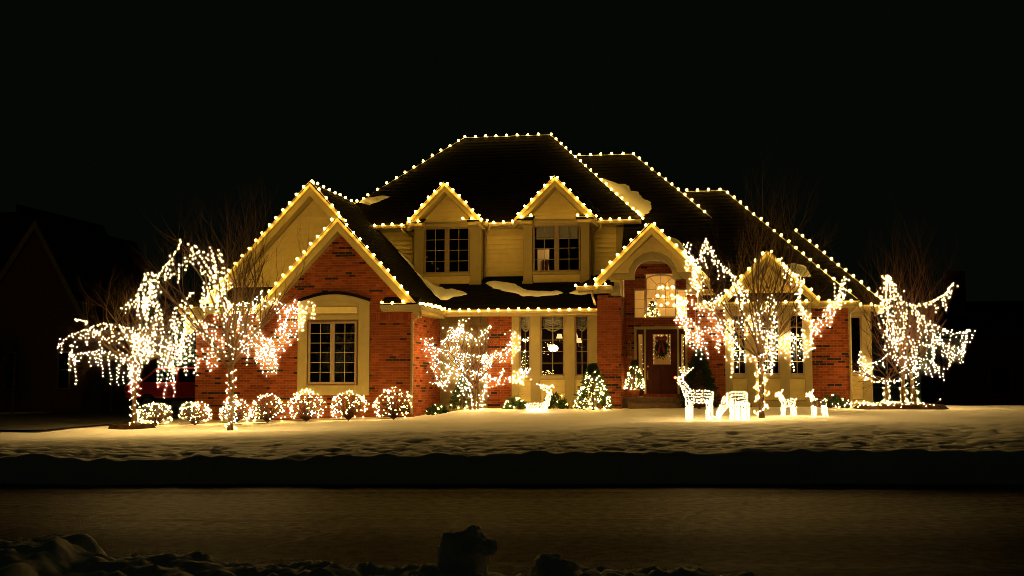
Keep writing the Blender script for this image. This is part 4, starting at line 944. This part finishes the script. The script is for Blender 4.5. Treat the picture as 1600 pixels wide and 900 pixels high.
def evergreen(name, base, h, r, seed, label, m='needles', lights=0, llabel=None, zb=.05, shape=1.0, n=1500, group='evergreens', tuft=.13, lr=.019):
    root = empty(name, base); tag(root, label, 'evergreen', group)
    MB().tube([V(base)+V((0,0,-.1)), V(base)+V((0,0,h*.8))], [.05,.015], 6).build('trunk', 'bark', root)
    conifer(base, h, r, seed, m, n, zb, shape, root, tuft)
    if lights:
        net = Net(seed+1, lr); rg = net.rg; b = V(base); pts = []
        for k in range(lights):
            t = rg.random(); t = 1-math.sqrt(1-t*.985); z = zb+t*(h-zb); rr_ = r*(1-t**shape)+.04; a = rg.uniform(0,6.28)
            net.bulb(b+V((rr_*math.cos(a), rr_*math.sin(a), z)))
        for k in range(60):
            t = k/60; a = k*.75; rr_ = r*(1-t**shape)+.03; pts.append(b+V((rr_*math.cos(a), rr_*math.sin(a), zb+t*(h-zb))))
        net.c.tube(pts, .004, 3, cap=False); net.done(base, llabel, em='mini_dim')
    return root
evergreen('cone_evergreen', gz(-4.28,37.0,-.02), 1.38, .56, 101, 'cone shaped evergreen right of the dining bay', lights=165, llabel='white lights on the cone shaped evergreen by the brick pier', shape=1.25)
pot = gz(0,0); pt_b = (-3.22,39.1,1.19)
tag(MB().lathe(pt_b, [(.10,0),(.13,.02),(.16,.2),(.175,.21),(.175,.25),(.15,.25),(.14,.2)], 14).build('flower_pot', 'terracotta', smooth=True), 'terracotta pot under the small lit tree by the front door', 'flower pot')
evergreen('potted_evergreen', (pt_b[0],pt_b[1],pt_b[2]+.2), .95, .28, 103, 'slim potted evergreen left of the front door', lights=85, llabel='white lights on the potted evergreen left of the door', shape=1.4, n=800, tuft=.09, lr=.017)
evergreen('cone_evergreen', gz(-1.18,37.5), 1.75, .52, 105, 'dark unlit cone shaped evergreen right of the front door', 'dark_needles', shape=1.5, n=2600)
evergreen('cone_evergreen', gz(-8.55,38.6), 1.1, .42, 107, 'dark conifer in the recess behind the small lit tree', 'dark_needles', lights=18, llabel='few scattered lights on the conifer in the recess', shape=1.3, n=900)
def low_shrub(x, y, r, h, seed, label, lights, llabel=None):
    rg = random.Random(seed); b = gz(x, y); root = empty('low_shrub', b); tag(root, label, 'shrub', 'low evergreen shrubs by the wall'); mb = MB()
    for k in range(420):
        a = rg.uniform(0,6.28); el = math.asin(rg.uniform(0,1)); q = rg.uniform(.35,1); d = V((math.cos(el)*math.cos(a), math.cos(el)*math.sin(a), math.sin(el)))
        p = V(b)+V((d.x*r*q, d.y*r*q, d.z*h*q)); s = d.cross(V((rg.uniform(-1,1),rg.uniform(-1,1),rg.uniform(-1,1)))).normalized()*.03
        mb.add([p-s, p+s, p+d*.12], [(0,1,2)])
    mb.build('foliage', 'needles', root)
    if lights:
        net = Net(seed+1, .018)
        for k in range(lights):
            a = rg.uniform(0,6.28); el = math.asin(rg.uniform(.05,1)); net.bulb(V(b)+V((r*math.cos(el)*math.cos(a), r*math.cos(el)*math.sin(a), h*math.sin(el)+.02)))
        net.c.tube([V(b)+V((r*.9*math.cos(a*.4), r*.9*math.sin(a*.4), h*.5+.02*a)) for a in range(18)], .004, 3, cap=False); net.done(b, llabel, em='mini_dim')
low_shrub(-8.95,36.7,.34,.26,111,'low shrub at the foot of the garage side wall',10,'few lights on the low shrub by the garage side wall')
low_shrub(-6.85,38.2,.36,.34,113,'low shrub at the left foot of the dining bay',16,'few lights on the low shrub left of the lying deer')
low_shrub(-5.6,38.3,.40,.44,115,'low shrub directly behind the lying deer',12,'few lights on the shrub behind the lying deer')
low_shrub(.0,37.9,.28,.42,117,'small dark shrub under the left panel of the right wing',0)
low_shrub(2.75,37.9,.42,.36,119,'low shrub at the right brick corner of the wing',6,'few lights on the low shrub by the right brick corner')
# ------------------------------------------------------------------ wire frame deer covered in lights
class Deer:
    def __init__(s, base, yaw, seed, k=1.0): s.b = V(base); s.cy, s.sy = math.cos(yaw)*k, math.sin(yaw)*k; s.k = k; s.net = Net(seed, .0115); s.fr = MB()
    def P(s, p): return s.b+V((p[0]*s.cy-p[1]*s.sy, p[0]*s.sy+p[1]*s.cy, p[2]*s.k))
    def limb(s, a, b, r0, r1, n, turns):
        A, B = s.P(a), s.P(b); s.net.wrap(A, B, r0*s.k, r1*s.k, turns, n)
        d = (B-A).normalized(); o = d.orthogonal().normalized(); q = d.cross(o)
        for j in range(4):
            t = j*math.pi/2; w_ = o*math.cos(t)+q*math.sin(t); s.fr.tube([A+w_*r0*s.k*.9, B+w_*r1*s.k*.9], .006, 4)
    def body(s, a, b, hh, hw, rows=5, step=.05, dens=1.0):
        """barrel between two points: rows of bulbs along a wire cage"""
        A, B = V(a), V(b); N = max(2, int((B-A).length/step))
        for r in range(rows):
            v = -1+2*r/(rows-1)
            for sd in (-1,1):
                pts = []
                for i in range(N+1):
                    t = i/N; bul = .82+.18*math.sin(math.pi*t); p = A.lerp(B, t)+V((0, sd*hw*math.sqrt(max(.05,1-v*v))*bul, v*hh*bul)); pts.append(s.P(p))
                    if s.net.rg.random() < dens: s.net.bulb(pts[-1]+V([s.net.rg.uniform(-.016,.016) for _ in range(3)]))
                s.fr.tube(pts, .006, 4)
        for t in (0,.33,.66,1):
            c = A.lerp(B, t); bul = .82+.18*math.sin(math.pi*t)
            lp = [s.P(c+V((0, hw*bul*math.cos(k*math.pi/6), hh*bul*math.sin(k*math.pi/6)))) for k in range(13)]; s.fr.tube(lp, .007, 4)
            if t in (0,1) and dens >= 1:
                for p in lp: s.net.bulb(p)
    def line(s, pts, step=.05): 
        q = [s.P(p) for p in pts]; s.fr.tube(q, .007, 4); s.net.line(q, step*s.k, .006, wire=False)
    def done(s, label):
        root = empty('lit_deer', s.b); tag(root, label, 'deer figure', 'lit wire deer on the lawn')
        s.fr.build('wire_frame', 'wire', root); s.net.c.build('cable', 'wire', root, kind='stuff'); s.net.b.build('bulbs', 'deer_bulb', root, kind='stuff', smooth=True); return root
d = Deer(gz(-.96,30.4), .12, 201, .94)
d.body((-.33,0,.61),(.34,0,.60), .155, .13, 5, .062)
for x, y in ((-.29,-.09),(-.20,.09),(.22,-.09),(.31,.09)): d.limb((x,y,.50),(x-.01,y,.02), .052, .045, 44, 8)
d.limb((-.27,0,.66),(-.44,0,1.02), .11, .06, 50, 8); d.limb((-.40,0,1.05),(-.54,0,1.06), .065, .04, 26, 4)
d.line([(-.52,.0,1.0),(-.55,0,.96),(-.50,0,.92)], .05)
for sd in (-1,1):
    d.line([(-.42,sd*.03,1.10),(-.44,sd*.07,1.22),(-.50,sd*.10,1.36)], .07); d.line([(-.40,sd*.03,1.10),(-.33,sd*.09,1.20),(-.24,sd*.13,1.25),(-.16,sd*.15,1.33)], .07); d.line([(-.38,sd*.06,1.16),(-.36,sd*.10,1.28),(-.38,sd*.12,1.36)], .07)
    d.line([(-.30,sd*.10,1.21),(-.26,sd*.12,1.34)], .07)
deer = d.done('standing lit buck with antlers and red nose, leftmost deer before the door')
MB().ico(d.P((-.60,0,1.09)), .034, 1).build('nose', 'nose', deer, smooth=True)
d = Deer(gz(-.12,30.2), .1, 203, .94)
d.body((-.18,0,.55),(.30,0,.57), .16, .13, 5, .062)
for x, y in ((-.08,-.09),(.07,.09),(.22,.09),(.31,-.09)): d.limb((x,y,.46),(x+.0,y,.02), .050, .042, 42, 8)
d.limb((-.16,0,.56),(-.38,0,.20), .12, .07, 54, 8); d.limb((-.38,0,.22),(-.42,0,.03), .07, .05, 34, 5); d.line([(-.46,0,.08),(-.53,0,.1),(-.56,0,.13)], .04)
d.done('lit deer with its head down grazing, right of the buck')
for bx, by, sd_, lab, dn in ((1.19,32.6,205,'small lit fawn standing right of the trunk, fully lit body',.8),(1.93,32.2,207,'small lit fawn nearest the brick corner, body bulbs mostly out',.22)):
    d = Deer(gz(bx,by), .05, sd_, .95)
    d.body((-.14,0,.37),(.20,0,.37), .085, .08, 4, .055, dn)
    for x, y in ((-.14,-.06),(-.08,.06),(.13,.06),(.19,-.06)): d.limb((x,y,.28),(x,y,.02), .042, .036, 20, 4)
    d.limb((-.12,0,.42),(-.19,0,.58), .06, .045, 30, 4); d.limb((-.19,0,.60),(-.31,0,.575), .05, .035, 18, 3)
    d.line([(-.16,.03,.64),(-.10,.06,.72)], .03); d.line([(-.16,-.03,.64),(-.12,-.07,.74)], .03); d.line([(.20,0,.42),(.25,0,.48)], .04); d.done(lab)
d = Deer(gz(-5.72,36.2,.02), .0, 209)
d.body((-.40,0,.12),(.16,0,.14), .10, .11, 4, .055)
d.limb((-.38,-.12,.06),(-.10,-.14,.04), .04,.035, 24, 4); d.limb((.20,-.1,.05),(-.05,-.13,.04), .04,.035, 22, 4)
d.limb((.14,0,.16),(.24,0,.48), .10, .05, 44, 7); d.limb((.24,0,.50),(.30,-.02,.54), .05,.05, 12, 2); d.limb((.24,0,.62),(.02,0,.74), .085, .06, 36, 5)
d.line([(.02,0,.76),(-.10,0,.80),(-.14,0,.80)], .03); d.line([(.26,.04,.70),(.33,.06,.77),(.37,.08,.70)], .03); d.line([(.24,-.05,.70),(.30,-.08,.76)], .03); d.limb((.24,0,.54),(.24,0,.62), .05,.07, 10, 2)
d.done('lit deer lying on the snow with raised head, before the dining bay')

# ------------------------------------------------------------------ door wreath, door lights, lamps and trees indoors
wr = empty('wreath', (-2.42,39.9,2.72)); tag(wr, 'dark evergreen wreath with red bow hanging on the front door', 'wreath')
mb = MB(); rg = random.Random(5)
for k in range(1300):
    a = rg.uniform(0,6.28); q = .15+rg.gauss(0,.06); p = V((-2.42+q*math.cos(a)*.9, 39.90+rg.uniform(-.05,.05), 2.74+q*math.sin(a)*1.35)); dd = V((rg.uniform(-1,1),rg.uniform(-1,.3),rg.uniform(-1,1))).normalized()
    s_ = dd.orthogonal().normalized()*.014; mb.add([p-s_, p+s_, p+dd*.07], [(0,1,2)])
mb.build('needles', 'dark_needles', wr)
bw = MB()
for sx in (-1,1):
    bw.ico((-2.42+sx*.10,39.84,3.05), (.10,.035,.07), 1); bw.prism([(-2.42,39.84,3.0),(-2.42+sx*.06,39.84,3.0),(-2.42+sx*.13,39.84,2.6),(-2.42+sx*.05,39.84,2.58)], (0,.012,0))
bw.ico((-2.42,39.82,3.04), .04, 1); bw.build('bow', 'ribbon', wr, smooth=True)
n = Net(301, .010)
for pts in ([(-2.68,39.97,2.3),(-2.68,39.97,3.14),(-2.16,39.97,3.14),(-2.16,39.97,2.3)],): n.line(pts, .12, .012)
n.done((-2.42,39.97,2.3), 'fine lights round the glass of the front door', group='lights about the doorway', em='tiny')
n = Net(302, .010); n.line([(-3.02,39.96,1.4),(-3.05,39.96,2.9)], .17, .03); n.done((-3.0,39.96,1.4), 'few tiny lights down the left sidelight', group='lights about the doorway', em='tiny')
n = Net(303, .011); n.line([(-1.74,39.94,1.8),(-1.74,39.94,3.2)], .13, .02); n.done((-1.74,39.94,1.8), 'row of tiny lights down the right sidelight', group='lights about the doorway', em='tiny')
# wall lantern left of the door
ln = MB(); ln.box((-3.50,39.90,2.42),(-3.38,40.0,2.50)); ln.box((-3.49,39.80,2.70),(-3.39,39.9,2.72)); ln.prism([(-3.5,39.78,2.9),(-3.38,39.78,2.9),(-3.44,39.84,3.0)], (0,.12,0))
for a in (-3.49,-3.40):
    for b in (39.80,39.89): ln.box((a,b,2.5),(a+.012,b+.012,2.9))
ln.box((-3.5,39.79,2.48),(-3.38,39.91,2.5)); ln.box((-3.46,39.9,2.6),(-3.42,40.0,2.64))
tag(ln.build('wall_lantern', 'frame'), 'unlit wall lantern on the brick left of the front door', 'lantern')
# foyer chandelier
ch = empty('chandelier', (-2.3,41.4,4.3)); tag(ch, 'brass chandelier lit behind the arched window over the door', 'chandelier')
fr = MB(); fr.tube([(-2.3,41.4,6.2),(-2.3,41.4,4.15)], .015, 6); fr.lathe((-2.3,41.4,4.2), [(.02,0),(.06,.05),(.03,.15),(.05,.3),(.02,.5)], 10); gl = MB()
for nb, rr_, zz in ((5,.28,4.78),(4,.36,4.50),(7,.50,4.22)):
    for k in range(nb):
        a = 2*math.pi*(k+.3)/nb; p = V((-2.3+rr_*math.cos(a), 41.4+rr_*math.sin(a), zz)); fr.tube([(-2.3,41.4,zz-.02),((-2.3+p.x)/2,(41.4+p.y)/2,zz-.12),(p.x,p.y,zz-.04)], .009, 4); gl.ico(p, .036, 1)
fr.build('arms', 'brass', ch, smooth=True); gl.build('bulbs', 'globe', ch, smooth=True)
# little christmas tree on the ledge
ct = (-2.74,40.42,3.66); evergreen('indoor_evergreen', ct, .60, .23, 401, 'small lit tree on the ledge behind the arched window', n=500, lights=70, llabel='lights on the small tree behind the arched window', tuft=.07, lr=.012, shape=1.2)
# dining room lights
cl = empty('chandelier', (-6.15,41.6,2.6)); tag(cl, 'dining room chandelier with a white glass bowl seen through the bay window', 'chandelier')
MB().tube([(-6.15,41.6,3.98),(-6.15,41.6,2.9)], .015, 6).build('rod', 'brass', cl); MB().ico((-6.15,41.6,2.80), (.17,.17,.12), 2).build('bowl', 'bowl_glow', cl, smooth=True)
for lx, ly, lz, lab in ((-6.08,42.6,3.17,'shaded lamp high in the middle bay window'),(-5.47,42.0,3.17,'shaded lamp high in the right bay window'),(-5.36,42.2,3.0,'lower shaded lamp in the right bay window')):
    L_ = empty('shaded_lamp', (lx,ly,lz-.25)); tag(L_, lab, 'lamp', 'shaded lamps in the dining room'); MB().lathe((lx,ly,lz), [(.11,0),(.07,.15)], 12).build('lamp_shade', 'shade', L_, smooth=True)
    MB().tube([(lx,ly,lz+.05),(lx,ly,lz-.12),(lx+.1,ly+.1,lz-.16),(lx+.1,43.2,lz-.1)], .012, 5).build('arm', 'brass', L_)
# hall lamp upstairs
hp = empty('ceiling_lamp', (-6.6,44.9,6.8)); tag(hp, 'lit hall ceiling lamp beyond the bedroom of the right dormer', 'lamp'); MB().ico((-6.6,44.9,6.78), (.16,.16,.09), 2).build('glass_shade', 'hall_lamp', hp, smooth=True)

# ------------------------------------------------------------------ neighbours, truck, dark planting
nb = empty('neighbour_house', (-28,46,.4)); tag(nb, 'dark brick neighbouring house with steep gable at the left edge', 'house')
y = 46
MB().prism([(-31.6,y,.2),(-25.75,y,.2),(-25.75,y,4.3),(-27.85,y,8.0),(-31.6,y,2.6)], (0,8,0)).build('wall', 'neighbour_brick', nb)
MB().prism([(-27.85,y-.3,8.25),(-25.4,y-.3,4.0),(-25.4,y-.3,3.8),(-27.85,y-.3,8.02)], (0,8.6,0)).build('roof', 'shingle', nb); MB().prism([(-27.85,y-.3,8.25),(-31.8,y-.3,2.5),(-31.8,y-.3,2.3),(-27.85,y-.3,8.02)], (0,8.6,0)).build('roof', 'shingle', nb)
MB().prism([(-27.85,y-.34,8.2),(-25.4,y-.34,3.95),(-25.4,y-.34,3.6),(-27.85,y-.34,7.85)], (0,.04,0)).build('fascia', 'dark_trim', nb); MB().prism([(-27.85,y-.34,8.2),(-31.8,y-.34,2.45),(-31.8,y-.34,2.1),(-27.85,y-.34,7.85)], (0,.04,0)).build('fascia', 'dark_trim', nb)
for a, b in ((-29.2,-28.7),(-26.85,-26.3)):
    w_ = MB(); w_.box((a,y-.05,1.45),(a+.06,y+.02,2.9)); w_.box((b-.06,y-.05,1.45),(b,y+.02,2.9)); w_.box((a+.06,y-.05,2.84),(b-.06,y+.02,2.9)); w_.box((a-.04,y-.08,1.39),(b+.04,y+.02,1.45)); w_.box((a+.06,y-.04,2.14),(b-.06,y+.02,2.19)); w_ = w_.build('window', 'dark_trim', nb)
    for z0, z1 in ((1.45,2.14),(2.19,2.84)): MB().box((a+.06,y-.02,z0),(b-.06,y-.01,z1)).build('pane', 'dark_glass', w_)
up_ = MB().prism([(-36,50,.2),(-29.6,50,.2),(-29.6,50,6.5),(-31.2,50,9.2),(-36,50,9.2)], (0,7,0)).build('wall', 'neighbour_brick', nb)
MB().prism([(-31.2,49.7,9.5),(-29.2,49.7,6.2),(-29.2,49.7,5.95),(-31.2,49.7,9.2)], (0,7.6,0)).build('roof', 'shingle', nb)
evergreen('upright_evergreen', gz(-27.4,43.8), 2.9, .75, 501, 'dark upright evergreen before the neighbouring house', 'dark_needles', shape=2.2, n=1500, group='dark evergreens')
evergreen('upright_evergreen', gz(-28.9,43.6), 2.3, .7, 503, 'dark upright evergreen at the left edge', 'dark_needles', shape=2.2, n=1200, group='dark evergreens')
evergreen('upright_evergreen', gz(-23.7,44.5), 1.7, .8, 505, 'dark rounded evergreen behind the weeping tree', 'dark_needles', shape=3, n=1200, group='dark evergreens')
# parked red pickup, seen from the side behind the left end of the house
tk = empty('parked_truck', (-20,44,.6)); tag(tk, 'dark red truck parked behind the left end of the house', 'truck'); zt = base_ground(-20,44)+.06; y = 43.1
prof = [(-22.4,.55),(-22.45,.95),(-22.35,1.08),(-21.9,1.10),(-21.2,1.68),(-19.6,1.70),(-19.1,1.12),(-17.3,1.02),(-17.1,.9),(-17.1,.5)]
MB().prism([(a,y,zt+b) for a,b in prof], (0,1.8,0)).build('body', 'red_paint', tk, bevel=.05)
MB().prism([(-21.72,y-.012,zt+1.14),(-21.12,y-.012,zt+1.6),(-20.4,y-.012,zt+1.61),(-20.4,y-.012,zt+1.14)], (0,.02,0)).build('window', 'dark_glass', tk); MB().prism([(-20.3,y-.012,zt+1.14),(-20.3,y-.012,zt+1.61),(-19.68,y-.012,zt+1.61),(-19.25,y-.012,zt+1.14)], (0,.02,0)).build('window', 'dark_glass', tk)
MB().box((-22.46,y-.015,zt+.8),(-22.3,y+.1,zt+.98)).build('tail_light', 'ribbon', tk, bevel=.01); MB().box((-22.5,y-.02,zt+.42),(-17.05,y+1.82,zt+.56)).build('sill', 'rubber', tk)
for wx in (-21.5,-18.0):
    c = V((wx,y-.02,zt+.36)); wl = MB().tube([c,c+V((0,.24,0))], .36, 20).build('wheel', 'rubber', tk); MB().tube([c+V((0,-.012,0)),c+V((0,.01,0))], .21, 14).build('rim', 'chrome', wl)
# far house on the right
fh = empty('far_house', (16,75,0)); tag(fh, 'unlit far house with tall chimney barely visible at right', 'house')
MB().prism([(11.5,75,-1),(27,75,-1),(27,75,4.2),(11.5,75,4.2)], (0,9,0)).build('wall', 'neighbour_brick', fh); MB().prism([(11,74.5,4.2),(11,79.5,6.6),(11,84.5,4.2)], (16.4,0,0)).build('roof', 'shingle', fh); MB().box((12.2,77.6,4.5),(13.3,78.6,8.3)).build('chimney', 'neighbour_brick', fh)
for a in (14,17.5,21): w_ = MB().box((a,74.9,1),(a+1.2,75.02,2.6)).build('window', 'dark_trim', fh); MB().box((a+.08,74.88,1.08),(a+1.12,74.895,2.52)).build('pane', 'dark_glass', w_)

# ------------------------------------------------------------------ ploughed snow on the near side of the street
PR = [(-9,.6),(-3.6,.68),(-3.28,.656),(-3.1,.62),(-2.97,.66),(-2.7,.68),(-2.56,.55),(-2.05,.56),(-1.8,.51),(-1.64,.49),(-1.15,.50),(-.82,.47),(-.5,.49),(-.2,.46),(.0,.42),(.45,.49),(.7,.47),(1.2,.45),(1.6,.38),(3,.32),(9,.3)]
def prz(s):
    for (a, za), (b, zb) in zip(PR, PR[1:]):
        if a <= s <= b: return za+(zb-za)*(s-a)/(b-a)
    return .3
mb = MB(); S2 = axis([(-9,-4,.2),(-4,4,.035),(4,9,.2)]); D2 = axis([(4.5,7,.12),(7,8.9,.045)]); vs = []
for dd_ in D2:
    for s_ in S2:
        h = prz(s_)*sm(8.75+.15*n3(s_*2,1), 7.95, dd_)*(.55+.45*sm(5.0,7.6,dd_))
        k = min(1, h*4); h += k*(.06*n3(s_*5,dd_*5,2)+.04*n3(s_*13,dd_*13,4)+.02*n3(s_*30,dd_*30,7)); vs.append((s_, dd_, h-.03))
nS = len(S2); mb.add(vs, [(j*nS+i, j*nS+i+1, (j+1)*nS+i+1, (j+1)*nS+i) for j in range(len(D2)-1) for i in range(nS-1)])
o = struct(mb.build('snow_bank', 'snow', smooth=True)); o.rotation_euler = (0,0,YAW)
def chunk(s_, d_, z, r, seed, label):
    vsp, fsp = ICO[2]; b = bmesh.new(); bmesh.ops.create_icosphere(b, subdivisions=5, radius=1); mb = MB(); x, y = st2w(s_, d_); vs = []
    for v in b.verts:
        p = v.co; p = V([math.copysign(abs(c_)**.72, c_) for c_ in p]); q = 1+.28*noise.noise(p*1.4+V((seed,0,0)))+.13*noise.noise(p*3.1+V((0,seed,0)))+.06*noise.noise(p*8)+.03*noise.noise(p*19)
        vs.append((x+p.x*r[0]*q, y+p.y*r[1]*q, z+p.z*r[2]*q))
    mb.add(vs, [tuple(v.index for v in f.verts) for f in b.faces]); b.free(); return tag(mb.build('snow_chunk', 'snow', smooth=True), label, 'snow chunk', 'ploughed chunks of snow')
chunk(-.31, 7.9, .42, (.17,.18,.26), 3, 'tall upright chunk of snow standing on the near roadside')
chunk(.26, 7.9, .36, (.16,.18,.17), 9, 'lower rounded chunk of snow right of the tall one')
chunk(-2.85, 8.0, .44, (.20,.2,.20), 14, 'broad block of snow on the near bank at far left')
chunk(-.16, 7.75, .60, (.06,.07,.05), 5, 'small spur of snow stuck to the right side of the tall chunk')
